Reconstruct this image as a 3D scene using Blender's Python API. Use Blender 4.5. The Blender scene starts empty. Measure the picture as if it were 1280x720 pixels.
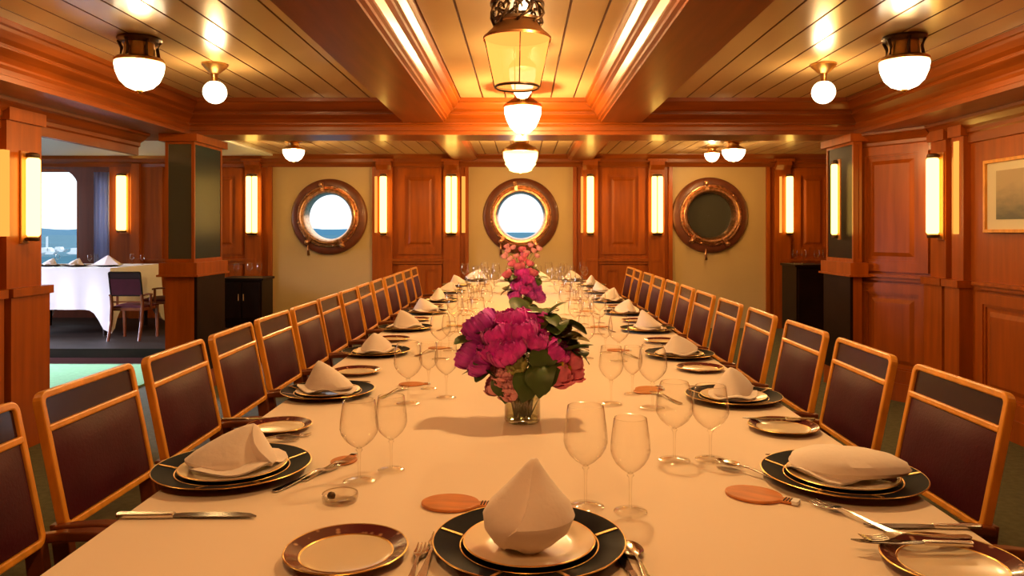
import bpy, bmesh, math, random
from math import pi, sin, cos, sqrt, atan2, radians
from mathutils import Vector, Matrix
random.seed(7)
S = bpy.context.scene
COL = S.collection
CAMH = 1.30
F = 950.0
VX, VY = 653.0, 289.0
TT = 0.74                                   # table top height

def tp(x, y, h=0.56):
    """pixel on a horizontal plane h below the eye -> world X, Y"""
    Z = F * h / (y - VY)
    return ((x - VX) / F * Z, Z)

# ------------------------------------------------------------------ materials
MATS = {}
def new_mat(name):
    m = bpy.data.materials.new(name); m.use_nodes = True
    return m, m.node_tree, m.node_tree.nodes['Principled BSDF']
def pbr(name, col, rough=.5, metal=0, spec=.5, coat=0, noise=0, nscale=20, bump=0, bscale=40, sheen=0, stretch=None, coatr=.1):
    if name in MATS: return MATS[name]
    m, nt, p = new_mat(name); n = nt.nodes; l = nt.links
    p.inputs['Base Color'].default_value = (*col, 1)
    p.inputs['Roughness'].default_value = rough
    p.inputs['Metallic'].default_value = metal
    p.inputs['Specular IOR Level'].default_value = spec
    p.inputs['Coat Weight'].default_value = coat
    p.inputs['Coat Roughness'].default_value = coatr
    p.inputs['Sheen Weight'].default_value = sheen
    tc = n.new('ShaderNodeTexCoord'); mp = n.new('ShaderNodeMapping')
    l.new(tc.outputs['Object'], mp.inputs['Vector'])
    if stretch: mp.inputs['Scale'].default_value = stretch
    if noise:
        t = n.new('ShaderNodeTexNoise'); t.inputs['Scale'].default_value = nscale; t.inputs['Detail'].default_value = 5
        l.new(mp.outputs[0], t.inputs['Vector'])
        r = n.new('ShaderNodeValToRGB')
        r.color_ramp.elements[0].position = .3; r.color_ramp.elements[1].position = .7
        r.color_ramp.elements[0].color = (*[c * (1 - noise) for c in col], 1)
        r.color_ramp.elements[1].color = (*[min(1, c * (1 + noise)) for c in col], 1)
        l.new(t.outputs['Fac'], r.inputs['Fac']); l.new(r.outputs[0], p.inputs['Base Color'])
    if bump:
        t2 = n.new('ShaderNodeTexNoise'); t2.inputs['Scale'].default_value = bscale; t2.inputs['Detail'].default_value = 3
        l.new(mp.outputs[0], t2.inputs['Vector'])
        b = n.new('ShaderNodeBump'); b.inputs['Strength'].default_value = bump; b.inputs['Distance'].default_value = .01
        l.new(t2.outputs['Fac'], b.inputs['Height']); l.new(b.outputs[0], p.inputs['Normal'])
    MATS[name] = m
    return m
def emit(name, col, s, see=0.0, gloss=.08):
    """milk glass that gives off light, letting a share of the light from inside through"""
    if name in MATS: return MATS[name]
    m = bpy.data.materials.new(name); m.use_nodes = True
    n = m.node_tree.nodes; l = m.node_tree.links; n.clear()
    o = n.new('ShaderNodeOutputMaterial'); e = n.new('ShaderNodeEmission')
    e.inputs[0].default_value = (*col, 1); e.inputs[1].default_value = s
    if see > 0:
        t = n.new('ShaderNodeBsdfTransparent'); t.inputs[0].default_value = (see, see, see, 1)
        a = n.new('ShaderNodeAddShader'); l.new(e.outputs[0], a.inputs[0]); l.new(t.outputs[0], a.inputs[1]); l.new(a.outputs[0], o.inputs[0])
    else: l.new(e.outputs[0], o.inputs[0])
    MATS[name] = m; return m
def thin_glass(name, tint=(.985, .98, .96), lo=.02, hi=.95, rough=.02, power=.25):
    if name in MATS: return MATS[name]
    m = bpy.data.materials.new(name); m.use_nodes = True
    n = m.node_tree.nodes; l = m.node_tree.links; n.clear()
    o = n.new('ShaderNodeOutputMaterial'); t = n.new('ShaderNodeBsdfTransparent'); t.inputs[0].default_value = (*tint, 1)
    g = n.new('ShaderNodeBsdfGlossy'); g.inputs['Roughness'].default_value = rough; g.inputs['Color'].default_value = (.9, .9, .9, 1)
    w = n.new('ShaderNodeLayerWeight'); w.inputs['Blend'].default_value = .5
    pw = n.new('ShaderNodeMath'); pw.operation = 'POWER'; pw.inputs[1].default_value = 3.0; l.new(w.outputs['Facing'], pw.inputs[0])
    mr = n.new('ShaderNodeMapRange'); mr.inputs['To Min'].default_value = lo; mr.inputs['To Max'].default_value = hi
    l.new(pw.outputs[0], mr.inputs['Value'])
    tm = n.new('ShaderNodeMixRGB'); tm.inputs[1].default_value = (*tint, 1); tm.inputs[2].default_value = (tint[0] * .55, tint[1] * .42, tint[2] * .28, 1); l.new(pw.outputs[0], tm.inputs[0]); l.new(tm.outputs[0], t.inputs[0])
    x = n.new('ShaderNodeMixShader'); l.new(mr.outputs[0], x.inputs[0]); l.new(t.outputs[0], x.inputs[1]); l.new(g.outputs[0], x.inputs[2])
    l.new(x.outputs[0], o.inputs[0]); MATS[name] = m; return m

WC = (.34, .074, .004)
wood_v = pbr('mahogany_upright', WC, .38, spec=.3, coat=.12, noise=.2, nscale=3.5, stretch=(6, 6, .5), coatr=.15)
wood_y = pbr('mahogany_lengthwise', tuple(q * .72 for q in WC), .34, spec=.45, coat=.2, noise=.2, nscale=3.5, stretch=(6, .5, 6), coatr=.12)
wood_x = pbr('mahogany_crosswise', tuple(q * .72 for q in WC), .34, spec=.45, coat=.2, noise=.2, nscale=3.5, stretch=(.5, 6, 6), coatr=.12)
wood_dk = pbr('dark_wood', (.012, .004, .002), .45, spec=.15, noise=.3, nscale=6)
chair_wood = pbr('honey_wood', (.74, .31, .035), .34, spec=.4, coat=.15, noise=.18, nscale=14, stretch=(2, 2, .6))
cream_c = pbr('cream_lacquer', (.66, .48, .24), .25, coat=.3, noise=.04, nscale=2, coatr=.12)
groove_m = pbr('groove', (.16, .06, .015), .6)
beige_w = pbr('sage_paint', (.58, .40, .16), .45, noise=.04, nscale=2)
cream_w = pbr('pale_alcove_paint', (.80, .84, .76), .5)
cloth = pbr('white_linen', (.90, .75, .61), .8, bump=.12, bscale=9, sheen=.2, spec=.2)
napk = pbr('napkin_linen', (.90, .80, .74), .8, bump=.25, bscale=35, sheen=.3, spec=.2)
cloth_c = pbr('crisp_linen', (.84, .83, .84), .8, spec=.2)
leather = pbr('burgundy_upholstery', (.06, .005, .012), .55, spec=.18, coat=.0, noise=.15, nscale=9, bump=.08, bscale=120)
gloss_p = pbr('dark_glossy_panel', (.03, .009, .013), .22, spec=.35, coat=.2, coatr=.08)
navy = pbr('navy_glaze', (.004, .005, .010), .45, spec=.03, coat=.0, coatr=.1)
china = pbr('cream_china', (.80, .66, .48), .22, coat=.3, coatr=.1)
gold = pbr('gold_leaf', (.80, .50, .16), .28, metal=1)
brass = pbr('brass', (.72, .42, .14), .3, metal=1, noise=.15, nscale=18)
bronze = pbr('dark_bronze', (.10, .06, .035), .38, metal=.8, noise=.3, nscale=20)
silver = pbr('silver', (.72, .66, .58), .17, metal=1)
board_m = pbr('russet_leather', (.60, .20, .035), .4, coat=.25, noise=.22, nscale=9, stretch=(1, 5, 1))
floor_m = pbr('green_carpet', (.095, .095, .045), .95, noise=.22, nscale=30, bump=.2, bscale=200)
daylit_m = pbr('daylit_carpet', (.24, .52, .25), .9, noise=.1, nscale=30)  # carpet green made paler, with the daylight put into the colour
dfloor = pbr('dark_deck_floor', (.022, .014, .010), .5, spec=.12, noise=.35, nscale=5, stretch=(.6, 5, 1))
red_edge = pbr('red_step_edging', (.10, .012, .010), .6)
copper = pbr('worn_copper', (.68, .36, .18), .3, metal=1, noise=.4, nscale=30, bump=.3, bscale=45)
ringwood = pbr('dark_ring_wood', (.15, .04, .016), .4, coat=.15, noise=.25, nscale=8)
mirror = pbr('smoked_mirror', (.085, .085, .06), .12, metal=.2, coat=.2)
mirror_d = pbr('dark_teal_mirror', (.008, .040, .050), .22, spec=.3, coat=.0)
blue_c = pbr('pale_blue_curtain', (.42, .46, .78), .8)
_n = blue_c.node_tree.nodes; _l = blue_c.node_tree.links
_t = _n.new('ShaderNodeBsdfTranslucent'); _t.inputs[0].default_value = (.72, .76, 1, 1); _x = _n.new('ShaderNodeMixShader'); _x.inputs[0].default_value = .8
_l.new(_n['Principled BSDF'].outputs[0], _x.inputs[1]); _l.new(_t.outputs[0], _x.inputs[2]); _l.new(_x.outputs[0], _n['Material Output'].inputs[0])
peony_m = pbr('magenta_petal', (.70, .025, .52), .55, noise=.35, nscale=25, sheen=.3)
peony_d = pbr('purple_petal', (.50, .03, .50), .55, noise=.35, nscale=25, sheen=.3)
pink_m = pbr('pale_pink_petal', (.85, .40, .50), .6, noise=.2, nscale=30)
rose_m = pbr('rosy_petal', (.78, .18, .32), .6, noise=.3, nscale=25)
leaf_m = pbr('leaf_green', (.055, .10, .02), .45, noise=.35, nscale=14)
leaf_o = pbr('olive_leaf', (.16, .12, .03), .5, noise=.35, nscale=14)
bud_g = pbr('pale_green_petal', (.34, .36, .12), .6, noise=.2, nscale=20)
yel_m = pbr('yellow_bud', (.55, .40, .03), .6)
stem_m = pbr('stem_green', (.10, .13, .03), .5)
glassm = thin_glass('clear_glass')
vglass = thin_glass('vase_glass', (.93, .93, .88), .06, .7)
amber = emit('lit_amber_glass', (1, .27, .045), 1.15, .2)
pane_m = thin_glass('window_glass', (.95, .97, .98), .03, .4)
LC = (1, .74, .42)
globe_m = emit('lit_milk_glass', (1, .83, .52), 2.4, .55)
tube_m = emit('lit_tube', (1, .57, .10), 4.4)
glow_m = emit('painted_amber_glow', (1, .38, .06), .75)  # glow painted on strips that are not lamps
globe_y = emit('lit_yellow_glass', (1, .72, .22), 1.7, .5)
def petal_pattern(name):
    m, nt, p = new_mat(name); n = nt.nodes; l = nt.links
    tc = n.new('ShaderNodeTexCoord'); v = n.new('ShaderNodeTexVoronoi'); v.inputs['Scale'].default_value = 55
    l.new(tc.outputs['Object'], v.inputs['Vector'])
    r = n.new('ShaderNodeValToRGB'); r.color_ramp.elements[0].position = .12; r.color_ramp.elements[1].position = .3
    r.color_ramp.elements[0].color = (.45, .24, .14, 1); r.color_ramp.elements[1].color = (.10, .018, .022, 1)
    l.new(v.outputs['Distance'], r.inputs['Fac']); l.new(r.outputs[0], p.inputs['Base Color'])
    p.inputs['Roughness'].default_value = .2; p.inputs['Coat Weight'].default_value = .4
    return m
rim_m = petal_pattern('burgundy_floral_glaze')
def landscape(name):
    m, nt, p = new_mat(name); n = nt.nodes; l = nt.links
    tc = n.new('ShaderNodeTexCoord'); sx = n.new('ShaderNodeSeparateXYZ'); l.new(tc.outputs['Generated'], sx.inputs[0])
    t = n.new('ShaderNodeTexNoise'); t.inputs['Scale'].default_value = 9; t.inputs['Detail'].default_value = 8; l.new(tc.outputs['Generated'], t.inputs['Vector'])
    a = n.new('ShaderNodeMath'); a.operation = 'MULTIPLY_ADD'; a.inputs[1].default_value = .5; l.new(t.outputs['Fac'], a.inputs[0]); l.new(sx.outputs['Z'], a.inputs[2])
    r = n.new('ShaderNodeValToRGB'); e = r.color_ramp.elements
    e[0].position = .3; e[0].color = (.06, .06, .045, 1); e[1].position = .95; e[1].color = (.38, .27, .14, 1)
    l.new(a.outputs[0], r.inputs['Fac']); l.new(r.outputs[0], p.inputs['Base Color']); p.inputs['Roughness'].default_value = .4
    return m
print_m = landscape('faded_landscape_print')
mat_board = pbr('cream_mat_board', (.70, .62, .42), .6)
sea_m = pbr('sea_water', (.045, .15, .22), .9, spec=.03, noise=.3, nscale=.02, bump=.3, bscale=.5)
far_m = pbr('harbour_white', (.75, .80, .85), .7)

# ------------------------------------------------------------------ mesh helpers
def B(): return bmesh.new()
def ob(name, bm, mat, parent=None, loc=None, smooth=False, mw=None, bevel=0):
    me = bpy.data.meshes.new(name)
    bmesh.ops.recalc_face_normals(bm, faces=bm.faces)
    bm.to_mesh(me); bm.free()
    ms = mat if isinstance(mat, (list, tuple)) else [mat]
    for m in ms: me.materials.append(m)
    if smooth:
        for p in me.polygons: p.use_smooth = True
        if smooth == 'auto':
            me.set_sharp_from_angle(angle=radians(38))
    o = bpy.data.objects.new(name, me); COL.objects.link(o)
    if parent is not None: o.parent = parent
    if loc is not None: o.location = loc
    if bevel:
        b = o.modifiers.new('bevel', 'BEVEL'); b.width = bevel; b.segments = 2; b.limit_method = 'ANGLE'
    return o
def empty(name, loc=(0, 0, 0), rz=0):
    o = bpy.data.objects.new(name, None); COL.objects.link(o); o.location = loc; o.rotation_euler = (0, 0, rz)
    o.empty_display_size = .05
    return o
def tag(o, label, cat, group=None):
    o['label'] = label; o['category'] = cat
    if group: o['group'] = group
    return o
def struct(o):
    o['kind'] = 'structure'; return o
def kids(o): return [c for c in COL.objects if c.parent == o]
def dup(o, loc=None, rz=None, label=None, group=None, scale=None, rot=None):
    def rec(a, par):
        c = a.copy(); COL.objects.link(c); c.parent = par
        for ch in KID.get(a.name, ()): rec(ch, c)
        return c
    c = rec(o, None)
    if loc is not None: c.location = loc
    if rz is not None: c.rotation_euler = (0, 0, rz)
    if rot is not None: c.rotation_euler = rot
    if scale is not None: c.scale = (scale,) * 3 if not hasattr(scale, '__len__') else scale
    if label: c['label'] = label
    if group: c['group'] = group
    return c
KID = {}
def remember(*roots):
    for r in roots:
        def rec(a):
            ks = [c for c in COL.objects if c.parent == a]
            KID[a.name] = ks
            for k in ks: rec(k)
        rec(r)
def box(bm, c, s, M=None, mi=0):
    x, y, z = c; a, b, d = s[0] / 2, s[1] / 2, s[2] / 2
    vs = [bm.verts.new((x + i * a, y + j * b, z + k * d)) for i in (-1, 1) for j in (-1, 1) for k in (-1, 1)]
    fs = [(0, 1, 3, 2), (4, 6, 7, 5), (0, 4, 5, 1), (2, 3, 7, 6), (0, 2, 6, 4), (1, 5, 7, 3)]
    for f in fs:
        q = bm.faces.new([vs[i] for i in f]); q.material_index = mi
    if M is not None:
        for v in vs: v.co = M @ v.co
    return vs
def box2(bm, lo, hi, M=None, mi=0):
    return box(bm, [(a + b) / 2 for a, b in zip(lo, hi)], [abs(b - a) for a, b in zip(lo, hi)], M, mi)
def lathe(bm, prof, seg=32, M=None, close_bottom=False, close_top=False, mi=0, sx=1, sy=1, wob=None):
    rings = []
    for k, (r, z) in enumerate(prof):
        ring = []
        for i in range(seg):
            t = 2 * pi * i / seg
            rr = r * (wob(t, k) if wob else 1)
            ring.append(bm.verts.new((rr * cos(t) * sx, rr * sin(t) * sy, z)))
        rings.append(ring)
    for a, b in zip(rings, rings[1:]):
        for i in range(seg):
            f = bm.faces.new((a[i], a[(i + 1) % seg], b[(i + 1) % seg], b[i])); f.material_index = mi
    if close_bottom: bm.faces.new(rings[0][::-1]).material_index = mi
    if close_top: bm.faces.new(rings[-1]).material_index = mi
    if M is not None:
        for rg in rings:
            for v in rg: v.co = M @ v.co
    return rings
def tube(bm, pts, rad, seg=8, mi=0, cap=True):
    pts = [Vector(p) for p in pts]
    rads = rad if hasattr(rad, '__len__') else [rad] * len(pts)
    rings = []
    up = Vector((0, 0, 1))
    for i, p in enumerate(pts):
        d = (pts[min(i + 1, len(pts) - 1)] - pts[max(i - 1, 0)]).normalized()
        a = d.cross(up)
        if a.length < .1: a = d.cross(Vector((1, 0, 0)))
        a.normalize(); b = d.cross(a)
        rings.append([bm.verts.new(p + rads[i] * (cos(2 * pi * k / seg) * a + sin(2 * pi * k / seg) * b)) for k in range(seg)])
    for a, b in zip(rings, rings[1:]):
        for i in range(seg):
            bm.faces.new((a[i], a[(i + 1) % seg], b[(i + 1) % seg], b[i])).material_index = mi
    if cap:
        bm.faces.new(rings[0]); bm.faces.new(rings[-1])
def run(bm, prof, A, Bp, n, ext=(0, 0), closed=True, mi=0):
    """sweep a profile of (out, z) points straight from A to B; out is along n"""
    A = Vector(A); Bp = Vector(Bp); n = Vector(n).normalized(); d = (Bp - A).normalized()
    A = A - d * ext[0]; Bp = Bp + d * ext[1]
    ra = [bm.verts.new(A + n * o + Vector((0, 0, z))) for o, z in prof]
    rb = [bm.verts.new(Bp + n * o + Vector((0, 0, z))) for o, z in prof]
    N = len(prof)
    for i in range(N if closed else N - 1):
        j = (i + 1) % N
        bm.faces.new((ra[i], ra[j], rb[j], rb[i])).material_index = mi
    if closed: bm.faces.new(ra).material_index = mi; bm.faces.new(rb[::-1]).material_index = mi
def rrect(x0, z0, x1, z1, r, seg=5):
    pts = []
    for cx, cz, a0 in ((x1 - r, z1 - r, 0), (x0 + r, z1 - r, pi / 2), (x0 + r, z0 + r, pi), (x1 - r, z0 + r, 3 * pi / 2)):
        for i in range(seg + 1):
            a = a0 + pi / 2 * i / seg; pts.append((cx + r * cos(a), cz + r * sin(a)))
    return pts
def ring_prism(bm, outer, inner, d0, d1, M=None):
    """outer/inner outlines in (y,z), thickness along x from d0 to d1"""
    L = []
    for d in (d0, d1):
        for pl in (outer, inner):
            L.append([bm.verts.new((d, p[0], p[1])) for p in pl])
    N = len(outer); a, b, c, e = L
    for i in range(N):
        j = (i + 1) % N
        bm.faces.new((a[i], a[j], b[j], b[i])); bm.faces.new((c[i], e[i], e[j], c[j]))
        bm.faces.new((a[i], c[i], c[j], a[j])); bm.faces.new((b[i], b[j], e[j], e[i]))
    if M is not None:
        for l_ in L:
            for v in l_: v.co = M @ v.co
def prism(bm, poly, h0, h1, M=None, axis='z', mi=0):
    def P(p, h):
        if axis == 'z': return (p[0], p[1], h)
        if axis == 'x': return (h, p[0], p[1])
        return (p[0], h, p[1])
    a = [bm.verts.new(P(p, h0)) for p in poly]; b = [bm.verts.new(P(p, h1)) for p in poly]
    if M is not None:
        for v in a + b: v.co = M @ v.co
    bm.faces.new(a[::-1]).material_index = mi; bm.faces.new(b).material_index = mi
    for i in range(len(poly)):
        j = (i + 1) % len(poly); bm.faces.new((a[i], a[j], b[j], b[i])).material_index = mi

# ================================================================== SETTING
CZ = CAMH + 1.05                                   # ceiling
SZ = CAMH + .77                                    # soffit under the bulkheads
BY = 10.2                                          # far wall
XR, XL = 3.05, -3.05
# floor
bm = B(); box2(bm, (-4.6, -1.6, -.1), (5.2, 7.5, 0)); struct(ob('floor', bm, floor_m))
bm = B(); box2(bm, (-8.3, 4.6, -.1), (-4.6, 7.5, 0)); struct(ob('floor_lounge', bm, floor_m))
bm = B(); box2(bm, (-4.72, 5.7, 0), (-3.2, 7.36, .012)); tag(ob('daylight_patch', bm, daylit_m), 'patch of daylight on the carpet beside the mirrored pillar, painted pale mint', 'carpet')  # pool of daylight painted as a paler sheet on the carpet
bm = B(); box2(bm, (-8.3, 7.5, -.1), (-2.4, BY, .14)); struct(ob('floor_platform', bm, dfloor))
bm = B(); box2(bm, (-2.4, 7.5, -.1), (5.2, BY, 0)); struct(ob('floor_rear', bm, floor_m))
bm = B(); box2(bm, (-8.3, 7.48, 0), (-2.6, 7.5, .05)); struct(ob('trim_1', bm, red_edge))

# ceiling with grooved planks (real V grooves)
def plank_ceiling(name, x0, x1, y0, y1, z, pitch=.178, off=0.0):
    bm = B(); xs = []
    k = math.ceil((x0 - off) / pitch)
    pts = [(x0, z)]
    g = .006
    while off + k * pitch < x1:
        x = off + k * pitch
        if x - g > x0 and x + g < x1: pts += [(x - g, z, 1), (x - g * .6, z + .010, 1), (x + g * .6, z + .010, 1), (x + g, z, 0)]
        k += 1
    pts.append((x1, z))
    a = [bm.verts.new((p[0], y0, p[1])) for p in pts]; b = [bm.verts.new((p[0], y1, p[1])) for p in pts]
    for i in range(len(pts) - 1):
        f = bm.faces.new((a[i], a[i + 1], b[i + 1], b[i])); f.material_index = 1 if len(pts[i]) > 2 and pts[i][2] else 0
    box2(bm, (x0, y0, z + .03), (x1, y1, z + .08))
    return struct(ob(name, bm, [cream_c, groove_m]))
plank_ceiling('ceiling', -3.3, 3.3, -1.6, 6.1, CZ, off=.045)
plank_ceiling('ceiling_rear', -3.3, 5.2, 6.1, BY + .1, CZ - .03, off=.045)
bm = B(); box2(bm, (-8.4, 4.4, CZ - .05), (-3.3, BY + .1, CZ + .05)); struct(ob('ceiling_alcove', bm, cream_w))

# mouldings: bulkhead profile (out, z) rel. to ceiling edge at out=0 going outwards to the wall
c = CZ; s_ = SZ
BULK = [(0, c), (0, c - .028), (-.012, c - .034), (-.02, c - .05), (-.042, c - .082), (-.072, c - .10), (-.072, c - .112), (-.06, c - .118), (-.06, c - .125),
        (-.105, c - .155), (-.125, c - .18), (-.125, c - .192), (-.105, c - .198), (-.115, c - .215), (-.115, c - .245), (-.10, c - .252), (-.10, s_)]
def bulk(name, A, Bp, n, width, mat, ext=(0, 0)):
    bm = B()
    prof = BULK + [(-width, s_), (-width, c)]
    run(bm, prof, A, Bp, n, ext)
    return struct(ob(name, bm, mat, smooth=False))
bulk('trim_2', (2.55, -1.6, 0), (2.55, 6.1, 0), (-1, 0, 0), .6, wood_y)
bulk('trim_3', (-2.55, -1.6, 0), (-2.55, 6.1, 0), (1, 0, 0), .6, wood_y)
bulk('trim_4', (-3.3, 5.97, 0), (3.3, 5.97, 0), (0, -1, 0), .5, wood_x)
# wall cornice strips beneath the bulkhead
def strip(name, A, Bp, n, prof, mat):
    bm = B(); run(bm, prof, A, Bp, n); return struct(ob(name, bm, mat))
CORN = [(0, s_), (.11, s_), (.11, s_ - .02), (.09, s_ - .03), (.06, s_ - .06), (.035, s_ - .075), (.035, s_ - .10), (.02, s_ - .11), (.02, s_ - .17), (0, s_ - .175)]
# longitudinal beams
def beam(name, sgn):
    bz = CAMH + .86
    inner = [(.49, c), (.49, c - .02), (.505, c - .03), (.505, c - .045), (.53, c - .07), (.545, c - .075), (.545, c - .095), (.565, c - .105), (.585, c - .135), (.585, c - .15), (.60, c - .155), (.60, c - .172), (.62, c - .176), (.62, bz), ]
    outer = [(.94, bz), (.94, c - .176), (.955, c - .172), (.955, c - .14), (.975, c - .11), (.985, c - .10), (.985, c - .06), (1.01, c - .04), (1.01, c)]
    bm = B(); prof = [(x * sgn, z) for x, z in inner + outer]
    run(bm, prof, (0, -1.6, 0), (0, 6.0, 0), (1, 0, 0))
    struct(ob(name, bm, wood_y))
    bm = B(); run(bm, [(.6 * sgn, c - .03), (.6 * sgn, c - .09), (.64 * sgn, c - .11), (.9 * sgn, c - .11), (.94 * sgn, c - .09), (.94 * sgn, c - .03)], (0, 6.4, 0), (0, BY, 0), (1, 0, 0))
    return bm
bmL = beam('trim_5', 1); struct(ob('trim_6', bmL, wood_y))
bmL = beam('trim_7', -1); struct(ob('trim_8', bmL, wood_y))
# bed mouldings under the cross beam, on the far side etc.
strip('trim_9', (-8.3, BY, 0), (5.2, BY, 0), (0, -1, 0), [(0, c), (.16, c), (.16, c - .04), (.12, c - .08), (.10, c - .09), (.10, c - .13), (.05, c - .15), (.03, c - .19), (0, c - .19)], wood_x)

# panelled walls -------------------------------------------------------------
def wall_frame(A, Bp):
    A = Vector((*A, 0)); Bp = Vector((*Bp, 0)); d = (Bp - A); L = d.length; d.normalize()
    n = Vector((-d.y, d.x, 0))                     # left of travel direction = into the room
    return Matrix(((d.x, n.x, 0, A.x), (d.y, n.y, 0, A.y), (0, 0, 1, 0), (0, 0, 0, 1))), L
def panel(bm, M, u0, u1, z0, z1, w=.075, raised=True):
    """raised and fielded panel with moulded frame on the wall face (v=0 plane, room at +v)"""
    fr = .022
    for a, b_, c_, d_ in ((u0, u1, z1 - w, z1), (u0, u1, z0, z0 + w), (u0, u0 + w, z0 + w, z1 - w), (u1 - w, u1, z0 + w, z1 - w)):
        box2(bm, (a, 0, c_), (b_, fr, d_), M)
    # inner bead
    q = .016; a0, a1, b0, b1 = u0 + w, u1 - w, z0 + w, z1 - w
    for a, b_, c_, d_ in ((a0, a1, b1 - q, b1), (a0, a1, b0, b0 + q), (a0, a0 + q, b0 + q, b1 - q), (a1 - q, a1, b0 + q, b1 - q)):
        box2(bm, (a, 0, c_), (b_, .012, d_), M)
    if raised and a1 - a0 > .16:
        g = .045
        o_ = [(a0 + g, b0 + g), (a1 - g, b0 + g), (a1 - g, b1 - g), (a0 + g, b1 - g)]
        i_ = [(a0 + g + .03, b0 + g + .03), (a1 - g - .03, b0 + g + .03), (a1 - g - .03, b1 - g - .03), (a0 + g + .03, b1 - g - .03)]
        vo = [bm.verts.new(M @ Vector((x, .001, z))) for x, z in o_]; vi = [bm.verts.new(M @ Vector((x, .014, z))) for x, z in i_]
        for k in range(4): bm.faces.new((vo[k], vo[(k + 1) % 4], vi[(k + 1) % 4], vi[k]))
        bm.faces.new(vi)
def dado(bm, M, u0, u1, z, d=.05, h=.05):
    box2(bm, (u0, 0, z - h), (u1, d * .6, z - h * .45), M)
    box2(bm, (u0, 0, z - h * .45), (u1, d, z), M)
def skirting(bm, M, u0, u1, h=.16, d=.03):
    box2(bm, (u0, 0, 0), (u1, d, h * .85), M); box2(bm, (u0, 0, h * .85), (u1, d * .6, h), M)
DZ = .965
def wall(name, A, Bp, top, cells, thick=.12, dz=DZ, extra=None, upper_top=None):
    """cells: (u0,u1,kind) kind in panel / plain / pilaster"""
    M, L = wall_frame(A, Bp); bm = B()
    box2(bm, (0, -thick, 0), (L, 0, top), M)
    ut = upper_top or SZ - .10
    for (u0, u1, k) in cells:
        if k == 'panel':
            panel(bm, M, u0, u1, dz + .02, ut); panel(bm, M, u0, u1, .16, dz - .07)
            dado(bm, M, u0, u1, dz); skirting(bm, M, u0, u1)
        elif k == 'plain':
            panel(bm, M, u0, u1, .16, dz - .07); dado(bm, M, u0, u1, dz); skirting(bm, M, u0, u1)
        elif k == 'pilaster':
            box2(bm, (u0, 0, 0), (u1, .05, ut + .1), M)
            box2(bm, (u0 - .02, 0, 0), (u1 + .02, .09, dz - .05), M); box2(bm, (u0 - .03, 0, dz - .05), (u1 + .03, .11, dz), M)
            box2(bm, (u0 - .01, 0, ut - .02), (u1 + .01, .075, ut + .06), M)
    if extra: extra(bm, M)
    return struct(ob(name, bm, wood_v))
# right wall runs from far to near so that its left side is the room
A0 = (2.70, 6.15); A1 = (3.0, 5.60)
wall('wall_right_angled', A0[::1], A1, CZ, []) if False else None
def rcell(y): return 5.60 - y
# travelling direction must keep the room on the left: from near to far on the right wall
def wr(y): return y + 1.6
wall('wall_right', (XR, -1.6), (XR, 5.62), CZ, [
    (wr(5.385), wr(5.585), 'pilaster'), (wr(5.17), wr(5.31), 'pilaster'), (wr(3.55), wr(5.08), 'plain'), (wr(3.33), wr(3.5), 'pilaster'),
    (wr(2.2), wr(3.28), 'panel'), (wr(1.05), wr(2.15), 'panel'), (wr(-.1), wr(1.0), 'panel'), (wr(-1.5), wr(-.15), 'panel')])
def deep(bm, M):
    pass
wall('wall_right_angled', (3.03, 5.60), (2.70, 6.15), CZ, [(.03, .62, 'panel')])
M_, L_ = wall_frame((XR, -1.6), (XR, 6.1))
strip('trim_10', (XR, -1.6, 0), (XR, 5.6, 0), (-1, 0, 0), CORN, wood_y)
strip('trim_11', (3.03, 5.6, 0), (2.72, 6.12, 0), (-.86, -.5, 0), CORN, wood_y)
# left wall (near piece)
def wl(y): return 4.8 - y
wall('wall_left', (XL, 4.8), (XL, -1.6), CZ, [
    (wl(4.74), wl(4.42), 'pilaster'), (wl(4.32), wl(4.12), 'pilaster'), (wl(4.05), wl(2.9), 'panel'), (wl(2.85), wl(1.7), 'panel'), (wl(1.65), wl(.5), 'panel'), (wl(.45), wl(-1.5), 'panel')], thick=.16)
strip('trim_12', (XL, -1.6, 0), (XL, 6.0, 0), (1, 0, 0), CORN, wood_y)
bm = B(); box2(bm, (XL - .16, 4.8, SZ - .12), (XL, 6.0, CZ)); struct(ob('trim_13', bm, wood_y))
bm = B(); box2(bm, (XL - .2, -1.75, 0), (XR + .2, -1.6, CZ)); struct(ob('wall_near', bm, wood_v))
# alcove outer walls
bm = B()
for lo, hi in (((-8.4, 4.4, 0), (-8.25, BY, .85)), ((-8.4, 4.4, 2.15), (-8.25, BY, CZ)), ((-8.4, 4.4, .85), (-8.25, 6.0, 2.15)), ((-8.4, 9.9, .85), (-8.25, BY, 2.15))):
    box2(bm, lo, hi)
struct(ob('wall_alcove_side', bm, wood_v))
bm = B(); box2(bm, (-8.3, 4.4, 0), (XL - .16, 4.55, CZ)); struct(ob('wall_alcove_near', bm, wood_v))
bm = B(); box2(bm, (5.1, 5.6, 0), (5.25, BY, CZ)); box2(bm, (2.9, 6.3, 0), (5.2, 6.42, CZ)); struct(ob('wall_service_side', bm, wood_v))

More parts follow.
